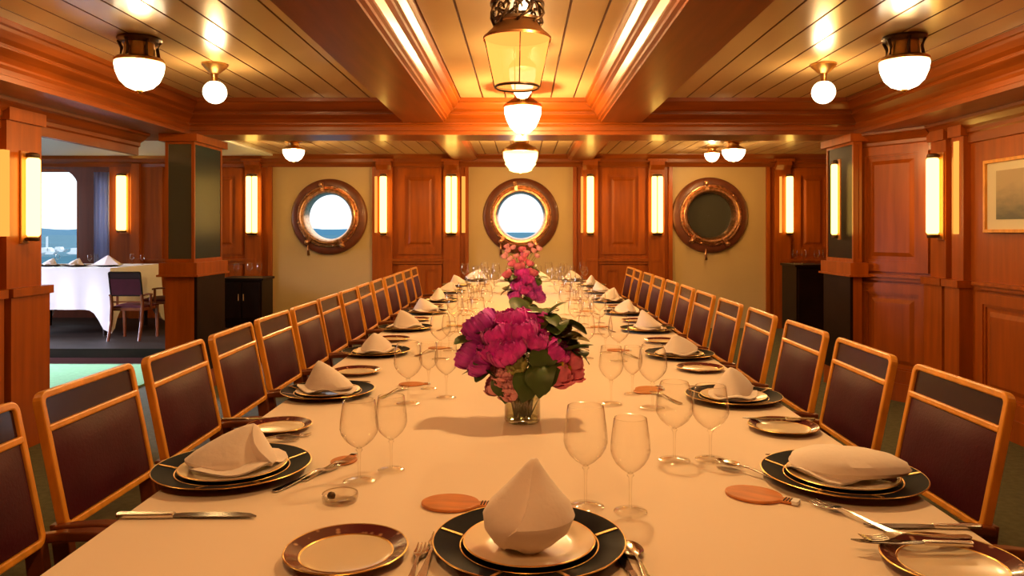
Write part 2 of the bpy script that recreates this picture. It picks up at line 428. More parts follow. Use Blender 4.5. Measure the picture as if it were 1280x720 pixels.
# far wall: built of flat pieces with real openings --------------------------
def bx(px): return (px - VX) / F * BY
ph_z = CAMH + (VY - 271) / F * BY
PH = [(bx(412), ph_z, 'open'), (bx(651), ph_z + .01, 'open'), (bx(887), ph_z + .02, 'dark')]
RGL = .30                                              # clear radius
def porthole_panel(name, x0, x1, z0, z1, cx, cz, r):
    """flat wall piece with a round hole"""
    bm = B(); N = 48
    def outer(a):
        dx, dz = cos(a), sin(a); t = 1e9
        if dx > 1e-9: t = min(t, (x1 - cx) / dx)
        if dx < -1e-9: t = min(t, (x0 - cx) / dx)
        if dz > 1e-9: t = min(t, (z1 - cz) / dz)
        if dz < -1e-9: t = min(t, (z0 - cz) / dz)
        return (cx + dx * t, cz + dz * t)
    ang = [2 * pi * i / N for i in range(N)] + [atan2(z - cz, x - cx) % (2 * pi) for x in (x0, x1) for z in (z0, z1)]
    ang = sorted(set(round(a, 6) for a in ang)); N = len(ang)
    for y in (BY, BY + .14):
        pass
    L = []
    for y in (BY, BY + .14):
        L.append([bm.verts.new((cx + r * cos(a), y, cz + r * sin(a))) for a in ang])
        L.append([bm.verts.new((outer(a)[0], y, outer(a)[1])) for a in ang])
    for i in range(N):
        j = (i + 1) % N
        bm.faces.new((L[0][i], L[0][j], L[1][j], L[1][i])); bm.faces.new((L[2][i], L[3][i], L[3][j], L[2][j])); bm.faces.new((L[0][i], L[2][i], L[2][j], L[0][j]))
        bm.faces.new((L[1][i], L[1][j], L[3][j], L[3][i]))
    return struct(ob(name, bm, beige_w))
WTOP = CAMH + .93
for nm, (p0, p1), (cx, cz, k) in (('wall_rear_sage_one', (341, 466), PH[0]), ('wall_rear_sage_two', (586, 716), PH[1]), ('wall_rear_sage_three', (840, 957), PH[2])):
    porthole_panel(nm, bx(p0), bx(p1), 0, CZ, cx, cz, RGL + .05)
def back_wood(name, p0, p1, cells, pil, tops=()):
    x0, x1 = bx(p0), bx(p1)
    M, L = wall_frame((x0, BY), (x1, BY))
    M = M @ Matrix.Diagonal((1, -1, 1, 1))             # room lies towards the camera
    bm = B(); box2(bm, (0, -.14, 0), (L, 0, CZ), M)
    zt = CAMH + .84; zd = CAMH - .37
    for q0, q1 in cells:
        u0, u1 = bx(q0) - x0, bx(q1) - x0
        panel(bm, M, u0, u1, zd + .06, zt, .09); panel(bm, M, u0, (u0 + u1) / 2, .16, zd - .08, .07); panel(bm, M, (u0 + u1) / 2, u1, .16, zd - .08, .07)
        dado(bm, M, u0 - .2, u1 + .2, zd, .06, .07)
    for q in pil:
        u = bx(q) - x0
        box2(bm, (u - .11, 0, 0), (u + .11, .05, CAMH + .86), M)
        # corbel bracket
        prism(bm, [(0, zt - .02), (.06, zt - .02), (.12, zt + .04), (.13, zt + .09), (0, zt + .09)], u - .10, u + .10, M, axis='x')
        box2(bm, (u - .13, 0, zt + .09), (u + .13, .15, zt + .12), M)
    for e in (0, L - .05):
        box2(bm, (e, 0, 0), (e + .05, .045, CAMH + .86), M)
    return struct(ob(name, bm, wood_v))
back_wood('wall_rear_one', 200, 341, [(204, 246), (255, 303)], [318])
back_wood('wall_rear_two', 466, 586, [(498, 552)], [481, 565])
back_wood('wall_rear_three', 716, 840, [(752, 806)], [737, 820])
back_wood('wall_rear_four', 957, 1080, [(992, 1040)], [977])
# alcove window piece  (x 55..97 visible, runs left behind the near wall)
WX0, WX1, WZ0, WZ1 = -7.35, bx(98), .80, CAMH + .84
bm = B()
xa = bx(200)
def bq(x0, x1, z0, z1): box2(bm, (x0, BY, z0), (x1, BY + .14, z1))
bq(-8.4, WX0, 0, CZ); bq(WX0, WX1, 0, WZ0); bq(WX0, WX1, WZ1, CZ)
bq(WX1, bx(121), 0, CZ); bq(bx(121), bx(138), 0, .85); bq(bx(121), bx(138), CAMH + .78, CZ); bq(bx(138), xa, 0, CZ)
# rounded upper corners of the big window
for sx, xx in ((1, WX0), (-1, WX1)):
    r = .28; pl = [(xx, WZ1)] + [(xx + sx * (r - r * sin(a)), WZ1 - (r - r * cos(a))) for a in [pi / 2 * i / 6 for i in range(7)][::-1]]
    prism(bm, pl, BY, BY + .14, axis='y')
struct(ob('wall_rear_alcove', bm, pbr('shaded_red_wood', (.16, .035, .015), .35, coat=.3, noise=.2, nscale=3, stretch=(6, 6, .5))))  # darker tone paints the shadow on the wood around the window
def window(name, x0, x1, z0, z1):
    bm = B(); box2(bm, (x0, BY + .06, z0), (x1, BY + .07, z1)); w = struct(ob(name, bm, pane_m))
    bm = B()
    for lo, hi in (((x0, BY + .03, z0), (x0 + .04, BY + .12, z1)), ((x1 - .04, BY + .03, z0), (x1, BY + .12, z1)), ((x0, BY + .03, z0), (x1, BY + .12, z0 + .04)), ((x0, BY + .03, z1 - .04), (x1, BY + .12, z1))):
        box2(bm, lo, hi)
    ob('window_frame', bm, wood_v, w)
window('window_1', WX0, WX1, WZ0, WZ1)
window('window_2', bx(121), bx(138), .85, CAMH + .78)
# pale blue curtain in the narrow window
bm = B(); N = 14; x0, x1 = bx(119), bx(139)
for k in range(2):
    pass
va = []
for i in range(N + 1):
    x = x0 + (x1 - x0) * i / N; y = BY - .035 + .012 * sin(i * 1.7)
    va.append((bm.verts.new((x, y, .82)), bm.verts.new((x, y, CAMH + .79))))
for a, b_ in zip(va, va[1:]): bm.faces.new((a[0], b_[0], b_[1], a[1]))
cu = ob('window_curtain', bm, blue_c, smooth=True); m = cu.modifiers.new('t', 'SOLIDIFY'); m.thickness = .006
tag(cu, 'narrow pale blue curtain on the dark wall between alcove window and sconce', 'curtain')
# wood pilaster + panel next to it
bm = B(); box2(bm, (bx(168), BY - .09, .14), (bx(178), BY, CAMH + .9)); box2(bm, (bx(166), BY - .11, .14), (bx(180), BY, CAMH - .37))
struct(ob('trim_14', bm, wood_v))
bm = B(); box2(bm, (bx(138), BY - .03, .14), (bx(168), BY, CAMH + .9)); box2(bm, (bx(178), BY - .03, .14), (bx(205), BY, CAMH + .9)); struct(ob('trim_15', bm, wood_v))

# portholes --------------------------------------------------------------
def porthole(cx, cz, kind, idx, label):
    o = empty('porthole', (cx, BY, cz)); tag(o, label, 'porthole', 'portholes in the far wall')
    R90 = Matrix.Rotation(pi / 2, 4, 'X')
    bm = B(); lathe(bm, [(.36, 0), (.36, .05), (.38, .070), (.42, .074), (.46, .064), (.49, .055), (.505, .04), (.51, 0)], 64, R90)
    ob('wood_surround', bm, ringwood if kind != 'bright' else ringwood, o, smooth='auto')
    bm = B(); lathe(bm, [(.412, .045), (.412, .085), (.405, .098), (.395, .10), (.385, .09), (.375, .088), (.37, .115), (.355, .125), (.33, .122), (.315, .10), (.305, .06), (RGL, -.02), (RGL, -.12), (.33, -.12)], 64, R90)
    ob('brass_ring', bm, copper, o, smooth='auto')
    bm = B()
    for k in range(12):
        a = 2 * pi * k / 12 + .2
        lathe(bm, [(0.001, .112), (.013, .112), (.016, .104), (.016, .09)], 10, R90 @ Matrix.Translation((.395 * cos(a), .395 * sin(a), 0)))
    ob('bolt', bm, copper, o, smooth=True)['kind'] = 'stuff'
    # dogs (clamps) and hinge
    for a in (radians(100), radians(-128), radians(-62)):
        M = R90 @ Matrix.Rotation(a, 4, 'Z')
        bm = B(); box2(bm, (.34, -.022, .09), (.46, .022, .135), M); lathe(bm, [(.001, .19), (.022, .185), (.03, .165), (.022, .145), (.012, .135), (.012, .10)], 12, M @ Matrix.Translation((.43, 0, 0)))
        ob('clamp', bm, copper, o, smooth='auto', bevel=.004)
    bm = B(); lathe(bm, [(.001, -.03), (RGL + .01, -.03)], 48, R90)
    ob('glass_pane', bm, pane_m if kind != 'dark' else MATS['smoked_mirror'], o, smooth=True)
    # ring pull hanging below
    bm = B(); a = -2.2 if kind != 'dark' else -1.72
    px, pz = .45 * cos(a), .45 * sin(a)
    tube(bm, [(px, -.08, pz), (px - .004, -.085, pz - .07), (px + .004, -.075, pz - .15)], [.01, .014, .02], 8)
    ob('latch', bm, copper, o, smooth=True)
    return o
porthole(*PH[0], 0, 'round porthole with brass ring showing blue-green sea, left of the three')
porthole(*PH[1], 1, 'round porthole full of bright daylight behind the centre lamps')
porthole(*PH[2], 2, 'round porthole with dark reflecting glass, right of the three')

# outside: sea, far shore
bm = B(); box2(bm, (-2500, 11, -6.2), (2500, 5000, -6)); s = struct(ob('sea', bm, sea_m))
bm = B()
random.seed(3)
for i in range(26):
    x = -178 + i * 2.6 + random.uniform(-1, 1); h = random.uniform(.4, 1.8); y = 215 + random.random() * 60
    prism(bm, [(x, -5.6), (x + .8, -6), (x + 4, -6), (x + 5, -5.0), (x + 3.5, -5.1), (x + 3.2, -4.6 + h * .3), (x + 1.5, -4.6 + h * .3), (x + 1.2, -5.2)], y, y + 2, axis='y')
    if i % 2 == 0: box2(bm, (x + 2.3, y, -5), (x + 2.5, y + .2, -2.0 + h))
bmh = B(); pr = None
for i in range(41):
    a = -.95 + .85 * i / 40; h = 7.3 + 1500 * (7.5 + 1.2 * sin(i * .7) + .8 * sin(i * 1.9)) / 950 * min(1, (40 - i) / 4) - 6 + .01
    q = [bmh.verts.new((1500 * a, 1500 + e, z)) for e, z in ((-60, -6), (-20, -6 + h * .8), (40, -6 + h), (160, -6))]
    if pr:
        for k in range(3): bmh.faces.new((pr[k], pr[k + 1], q[k + 1], q[k]))
    pr = q
ob('hills', bmh, pbr('hazy_blue_shore', (.05, .16, .26), .9, spec=.03))['kind'] = 'structure'
o_ = ob('moored_boats', bm, far_m); o_['kind'] = 'stuff'; tag(o_, 'white boats and quay far outside the alcove window', 'boats')

# mirrored pillars ----------------------------------------------------------
def pillar(name, sgn, label):
    o = empty(name, (0, 0, 0)); struct(o); 
    xa, xb = (-2.60, -2.83) if sgn < 0 else (2.62, 2.69); y0, y1 = (6.02, 6.58) if sgn < 0 else (6.02, 6.55)
    lo, hi = min(xa, xb), max(xa, xb)
    bm = B(); box2(bm, (lo, y0, 0), (hi, y1, CAMH - .22)); box2(bm, (lo, y0, CAMH + .69), (hi, y1, SZ))
    for cx in (lo, hi - .022):
        for cy in (y0, y1 - .022): box2(bm, (cx, cy, CAMH - .22), (cx + .022, cy + .022, CAMH + .69))
    p = struct(ob(name, bm, wood_v))
    bm = B(); e = .035
    box2(bm, (lo - e, y0 - e, CAMH - .345), (hi + e, y1 + e, CAMH - .25)); box2(bm, (lo - e * 1.4, y0 - e * 1.4, CAMH - .36), (hi + e * 1.4, y1 + e * 1.4, CAMH - .345))
    box2(bm, (lo - e * .5, y0 - e * .5, 0), (hi + e * .5, y1 + e * .5, .16))
    box2(bm, (lo - e, y0 - e, SZ - .06), (hi + e, y1 + e, SZ)); ob('sill_band', bm, wood_v, p)
    bm = B(); box2(bm, (lo + .022, y0 + .008, CAMH - .25), (hi - .022, y1 - .008, CAMH + .69)); ob('front_glass', bm, mirror if sgn < 0 else wood_v, p)
    bm = B(); xs = (xa - sgn * .0, xa + sgn * .012)
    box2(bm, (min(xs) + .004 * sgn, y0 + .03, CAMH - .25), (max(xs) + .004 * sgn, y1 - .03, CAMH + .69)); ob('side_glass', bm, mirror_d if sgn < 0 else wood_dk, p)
    bm = B(); xs = (xa, xa - sgn * .024); box2(bm, (min(xs), y0 + .0, .16), (max(xs), y1, CAMH - .36)); ob('shaded_side_panel', bm, wood_dk, p)  # dark sheet added for the shade on the pillar's side face
    bpy.data.objects.remove(o)
    return p
pillar('pillar_left', -1, ''); pillar('pillar_right', 1, '')

# ------------------------------------------------------------------ sconces
def sconce(loc, rz, h, w, label, twin=False, strip_side=0):
    """faces local -Y"""
    o = empty('wall_sconce', loc, rz); tag(o, label, 'wall lamp', 'upright tube sconces')
    bm = B(); box2(bm, (-w * .5, -.012, -h * .5 - .04), (w * .5, 0, h * .5 + .04)); ob('back_plate', bm, pbr('amber_wood_plate', (.50, .17, .03), .4), o, bevel=.003)
    offs = (-w * .30, w * .30) if twin else (0,)
    r = w * (.25 if twin else .5)
    for q in offs:
        bm = B(); M = Matrix.Translation((q, -.012 - r - .01, 0))
        lathe(bm, [(.001, -h / 2), (r * .8, -h / 2 + .004), (r, -h / 2 + .015), (r, h / 2 - .015), (r * .8, h / 2 - .004), (.001, h / 2)], 20, M); ob('lit_tube', bm, tube_m, o, smooth='auto')
    for s1, nm in ((1, 'top_cap'), (-1, 'bottom_cap')):
        bm = B(); M = Matrix.Translation((0, -.012 - r - .005, s1 * (h / 2 + .012)))
        lathe(bm, [(.001, -.014), (w * .46, -.014), (w * .5, -.006), (w * .5, .008), (w * .34, .016), (.001, .02)], 20, M); ob(nm, bm, bronze, o, smooth='auto')
    if strip_side:
        bm = B(); box2(bm, (strip_side * w * 1.0, -.03, -h / 2), (strip_side * w * 1.35, -.0, h / 2)); ob('reflection_strip', bm, glow_m, o)  # gold reflection beside the tube, painted as a glowing strip
    L = bpy.data.lights.new('sconce_glow', 'AREA'); L.shape = 'RECTANGLE'; L.size = w; L.size_y = h; L.energy = 0
    bpy.data.lights.remove(L)
    return o
def zb(y): return CAMH + (VY - y) / F * BY
zc = zb(256); hh = (291 - 221) / F * BY
sconce((bx(481), BY - .05, zc), 0, hh, .09, 'single tube sconce right of the sea-view porthole', strip_side=-1)
sconce((bx(565), BY - .05, zc), 0, hh, .135, 'twin tube sconce left of the bright centre porthole', True, strip_side=1)
sconce((bx(737), BY - .05, zc), 0, hh, .09, 'single tube sconce right of the bright centre porthole', strip_side=-1)
sconce((bx(820), BY - .05, zc), 0, hh, .135, 'twin tube sconce left of the dark-glass porthole', True)
sconce((bx(318), BY - .05, zc), 0, hh, .135, 'twin tube sconce between mirrored pillar and sea-view porthole', True)
sconce((bx(984), BY - .03, zc), 0, hh, .09, 'single tube sconce right of the dark-glass porthole', strip_side=-1)
sconce((bx(157), BY - .03, zc + .02), 0, hh * .97, .12, 'single tube sconce on the alcove wall above the side table')
sconce((XL + .05, 4.57, CAMH + (.4426 - .034) / 2), pi / 2, .476, .075, 'tube sconce at the end of the left wall beside the alcove opening')
sconce((XR - .05, 5.36 + .08, CAMH + .252), -pi / 2, .548, .085, 'tube sconce on the right wall beside the framed picture')
# gold light on the wall next to them, painted as glowing strips
bm = B(); box2(bm, (XL + .05, 4.36, CAMH - .03), (XL + .075, 4.41, CAMH + .47)); tag(ob('glow_strip', bm, glow_m), 'slim glowing strip painting the gold light next to the sconce at the end of the left wall', 'light strip')
bm = B(); box2(bm, (XR - .062, 5.22, CAMH - .02), (XR - .05, 5.27, CAMH + .62)); tag(ob('glow_strip', bm, glow_m), 'slim glowing strip painting the lit pilaster between sconce and framed picture', 'light strip')
# reflection of a sconce in the right pillar, built as a glowing tube
sconce((2.60, 6.22, CAMH + .26), -pi / 2, .58, .05, 'slim sconce reflection on the dark glass face of the right pillar, built as a lit tube')

# ------------------------------------------------------------------ lamps
def plight(loc, e, r=.05, col=(1, .57, .20), name='lamp_light'):
    L = bpy.data.lights.new(name, 'POINT'); L.energy = e; L.color = col; L.shadow_soft_size = r
    o = bpy.data.objects.new(name, L); COL.objects.link(o); o.location = loc; return o
def big_lamp(x, y, label, e, col=(1, .57, .20)):
    o = empty('ceiling_lamp', (x, y, CZ)); tag(o, label, 'ceiling lamp', 'bronze-caged ceiling lamps')
    bm = B(); lathe(bm, [(.001, 0), (.11, 0), (.115, -.012), (.10, -.025), (.09, -.03), (.001, -.03)], 32); ob('ceiling_plate', bm, bronze, o, smooth='auto')
    bm = B(); lathe(bm, [(.075, -.03), (.08, -.10), (.09, -.112)], 32); ob('collar', bm, brass, o, smooth='auto')
    for k in range(6):
        a = 2 * pi * k / 6 + .3
        bm = B(); tube(bm, [(.105 * cos(a), .105 * sin(a), -.02), (.088 * cos(a), .088 * sin(a), -.06), (.096 * cos(a), .096 * sin(a), -.112)], .009, 8); ob('cage_bar', bm, bronze, o, smooth=True)
    bm = B(); lathe(bm, [(.09, -.108), (.118, -.112), (.128, -.122), (.128, -.134), (.118, -.138), (.10, -.134)], 40); ob('brass_band', bm, brass, o, smooth='auto')
    bm = B(); lathe(bm, [(.124, -.132), (.126, -.15), (.119, -.19), (.100, -.235), (.068, -.268), (.03, -.284), (.001, -.286)], 40); ob('glass_bowl', bm, globe_m, o, smooth=True)
    bm = B(); lathe(bm, [(.001, -.283), (.016, -.284), (.018, -.292), (.008, -.30), (.001, -.305)], 16); ob('finial', bm, brass, o, smooth=True)
    plight((x, y, CZ - .17), e, .05, col)
    return o
E = 26
big_lamp(-2.08, 4.13, 'domed ceiling lamp in dark bronze cage, over the left row near the wall', E * .7)
big_lamp(2.06, 4.10, 'domed ceiling lamp in dark bronze cage, over the right row near the wall', E * .55)
def small_lamp(x, y, label, e, zc=CZ, r=.072, drop=.25):
    o = empty('globe_lamp', (x, y, zc)); tag(o, label, 'ceiling lamp', 'small globe ceiling lamps')
    bm = B(); lathe(bm, [(.001, 0), (.078, 0), (.08, -.01), (.062, -.03), (.05, -.04), (.03, -.06), (.001, -.06)], 28); ob('ceiling_plate', bm, brass, o, smooth='auto')
    g = -drop + r
    bm = B(); lathe(bm, [(.026, -.055), (.018, -.075), (.018, g + r * .9), (.034, g + r * .8)], 20); ob('neck', bm, brass, o, smooth='auto')
    bm = B(); lathe(bm, [(r * sin(t), g + r * cos(t)) for t in [.45 + (pi - .46) * i / 14 for i in range(15)]], 28); ob('glass_globe', bm, globe_m, o, smooth=True)
    plight((x, y, zc + g), e, r * .6)
    return o
small_lamp(-1.93, 4.77, 'small white globe lamp on brass neck behind the caged lamp on the left', E * .35)
small_lamp(1.89, 4.77, 'small white globe lamp on brass neck behind the caged lamp on the right', E * .35)
rc = CZ - .03
def bowl_lamp(x, y, r, label, e, mat=globe_m, tiers=False, zt=rc, drop=.22):
    o = empty('bowl_lamp', (x, y, zt)); tag(o, label, 'ceiling lamp', 'bowl shaped ceiling lamps')
    bm = B(); lathe(bm, [(.001, 0), (r * .8, 0), (r * .82, -.012), (r * .5, -drop * .12), (r * .45, -drop * .22), (r * .9, -drop * .34), (r * 1.04, -drop * .39), (r * 1.04, -drop * .44), (r * .9, -drop * .45)], 36); ob('brass_canopy', bm, brass, o, smooth='auto')
    prof = [(r * 1.0, -drop * .43), (r * .99, -drop * .58), (r * .88, -drop * .72)] + ([(r * .86, -drop * .74), (r * .90, -drop * .76), (r * .66, -drop * .90), (r * .64, -drop * .91), (r * .67, -drop * .93)] if tiers else [(r * .70, -drop * .87)]) + [(r * .4, -drop * .98), (.001, -drop)]
    bm = B(); lathe(bm, prof, 36); ob('glass_bowl', bm, mat, o, smooth=True)
    bm = B(); lathe(bm, [(.001, -drop), (.012, -drop), (.014, -drop - .01), (.001, -drop - .02)], 12); ob('finial', bm, brass, o, smooth=True)
    plight((x, y, zt - drop * .75), e, r * .35)
    return o
bowl_lamp((367 - VX) / F * 8.6, 8.6, .12, 'white bowl lamp under the rear ceiling in front of the sea-view porthole', E * .9, drop=.23)
bowl_lamp((917 - VX) / F * 8.6, 8.6, .13, 'larger white bowl lamp under the rear ceiling near the dark-glass porthole', E * .9, drop=.23)
bowl_lamp((890 - VX) / F * 9.2, 9.2, .09, 'smaller white bowl lamp just left of its larger neighbour under the rear ceiling', E * .5, drop=.18)
# the centre row
bowl_lamp(0, 4.3, .075, 'small hanging bowl lamp seen behind the wrought lantern', E * .35, zt=CZ, drop=.30)
bowl_lamp(0.003, 5.55, .135, 'white centre bowl lamp in front of the cross beam', E * 3.0, zt=CZ, drop=.335)
bowl_lamp(-.02, 8.1, .185, 'yellow tiered bowl lamp above the far end of the table', E * 3.6, globe_y, True, drop=.40)
# wrought lantern
def lantern():
    y = 2.9; x = -.02
    o = empty('hanging_lantern', (x, y, CAMH)); tag(o, 'amber glass lantern with black wrought crown hanging from the centre ceiling', 'lantern')
    bm = B(); lathe(bm, [(.124, .735), (.120, .715), (.105, .64), (.086, .555), (.082, .55)], 40); ob('amber_glass', bm, amber, o, smooth=True)
    bm = B(); lathe(bm, [(.126, .732), (.130, .728), (.130, .738), (.115, .752), (.10, .765), (.085, .785), (.08, .79)], 40); ob('bronze_skirt', bm, pbr('warm_bronze', (.35, .16, .06), .35, metal=.9), o, smooth='auto')
    bm = B(); lathe(bm, [(.084, .556), (.088, .550), (.084, .544), (.08, .55)], 40); ob('bottom_ring', bm, bronze, o, smooth=True)
    for k in range(4):
        a = 2 * pi * k / 4 + .1 - pi / 2; bm = B()
        tube(bm, [(r_ * cos(a), r_ * sin(a), z) for r_, z in ((.124, .73), (.106, .64), (.087, .55))], .0022, 6)
        ob('glass_seam', bm, bronze, o, smooth=True)
    for k in range(8):
        a = 2 * pi * k / 8
        bm = B(); pts = []
        for i in range(9):
            t = i / 8; rr = .088 + .018 * sin(t * pi * 2); aa = a + .5 * sin(t * pi * 1.5); pts.append((rr * cos(aa), rr * sin(aa), .785 + t * .15))
        tube(bm, pts, .006, 6)
        pts = []
        for i in range(15):
            t = i / 14; q = 2.2 * pi * t; rr = .09 + .0; aa = a + .22 * (1 - t) * cos(q); pts.append((rr * cos(aa), rr * sin(aa), .83 + .032 * (1 - t) * sin(q)))
        tube(bm, pts, .0042, 6)
        ob('scroll', bm, bronze, o, smooth=True)
    bm = B()
    for z, r_ in ((.80, .092), (.865, .10), (.93, .085)):
        lathe(bm, [(r_ - .006, z - .005), (r_ + .004, z - .005), (r_ + .004, z + .005), (r_ - .006, z + .005), (r_ - .006, z - .005)], 32)
    ob('crown_ring', bm, bronze, o, smooth='auto')
    bm = B(); tube(bm, [(0, 0, .79), (0, 0, 1.05)], .008, 10); lathe(bm, [(.001, 1.02), (.06, 1.03), (.06, 1.05), (.001, 1.05)], 24); lathe(bm, [(.001, .775), (.03, .78), (.08, .795), (.08, .80), (.001, .80)], 24); ob('rod', bm, bronze, o, smooth='auto')
lantern()
# unseen ceiling lamps, added to brighten the table
big_lamp(-2.08, 1.7, 'unseen domed ceiling lamp above the left row, added for more light', E * .35)
big_lamp(2.06, 1.7, 'unseen domed ceiling lamp above the right row, added for more light', E * .22)
big_lamp(.35, 2.42, 'unseen domed ceiling lamp above the nearest bouquet, added for table light and bouquet shadow', E * 2.2)
big_lamp(-.2, .35, 'unseen domed ceiling lamp over the near end of the table, added for more light', E * 1.3, (1, .47, .14))

# picture on right wall
o = empty('framed_picture', (XR, 4.42, CAMH + .225)); tag(o, 'framed faded landscape print with wide cream mat on the right wall', 'picture')
PW, PHh = .56, .235
bm = B(); ring_prism(bm, [(-PW, -PHh), (PW, -PHh), (PW, PHh), (-PW, PHh)], [(-PW + .022, -PHh + .022), (PW - .022, -PHh + .022), (PW - .022, PHh - .022), (-PW + .022, PHh - .022)], -.035, 0); ob('frame', bm, chair_wood, o, bevel=.003)
bm = B(); box2(bm, (-.018, -PW + .02, -PHh + .02), (-.002, PW - .02, PHh - .02)); ob('mat', bm, mat_board, o)
bm = B(); box2(bm, (-.021, -PW + .12, -PHh + .085), (-.018, PW - .12, PHh - .075)); ob('print', bm, print_m, o)

# ================================================================== TABLE
TXL, TXR, TY0, TY1 = -.79, .845, .62, 8.75
t = empty('banquet_table', ((TXL + TXR) / 2, (TY0 + TY1) / 2, 0)); tag(t, 'very long banquet table under the white cloth down the room', 'table')
bm = B(); box2(bm, ((TXL - TXR) / 2 + .012, (TY0 - TY1) / 2 + .012, TT - .045), ((TXR - TXL) / 2 - .012, (TY1 - TY0) / 2 - .012, TT - .006)); ob('tabletop', bm, wood_dk, t)
for yy in (-3.8, -2.3, -.8, .8, 2.3, 3.8):
    for sx in (-1, 1):
        bm = B(); tube(bm, [(sx * .55, yy, 0), (sx * .55, yy, TT - .045)], [.025, .04], 10); ob('leg', bm, wood_dk, t)
bm = B(); R = .012
# top + drop with soft folds
outline = []
def dense(a, b_, n):
    return [(a[0] + (b_[0] - a[0]) * i / n, a[1] + (b_[1] - a[1]) * i / n) for i in range(n)]
cs = [(TXL, TY0), (TXR, TY0), (TXR, TY1), (TXL, TY1)]
per = dense(cs[0], cs[1], 24) + dense(cs[1], cs[2], 160) + dense(cs[2], cs[3], 24) + dense(cs[3], cs[0], 160)
cx_, cy_ = (TXL + TXR) / 2, (TY0 + TY1) / 2
levels = [(-.012, 0), (-.004, -.0015), (0, -.008), (.001, -.03), (.003, -.07), (.005, -.11)]
rings = []
for k, (o_, dz_) in enumerate(levels):
    rg = []
    for i, (x, y) in enumerate(per):
        nx = (1 if abs(x - TXR) < 1e-6 else -1 if abs(x - TXL) < 1e-6 else 0); ny = (1 if abs(y - TY1) < 1e-6 else -1 if abs(y - TY0) < 1e-6 else 0)
        w_ = 0 if k < 3 else (k - 2) * .003 * (1 + sin(i * .9) + .6 * sin(i * .37 + 1))
        rg.append(bm.verts.new((x + nx * (o_ + w_), y + ny * (o_ + w_), TT + dz_)))
    rings.append(rg)
for a, b_ in zip(rings, rings[1:]):
    for i in range(len(per)):
        j = (i + 1) % len(per); bm.faces.new((a[i], a[j], b_[j], b_[i]))
bm.faces.new(rings[0])
tc = ob('tablecloth', bm, cloth, smooth='auto'); tag(tc, 'white linen cloth covering the whole long banquet table', 'tablecloth')

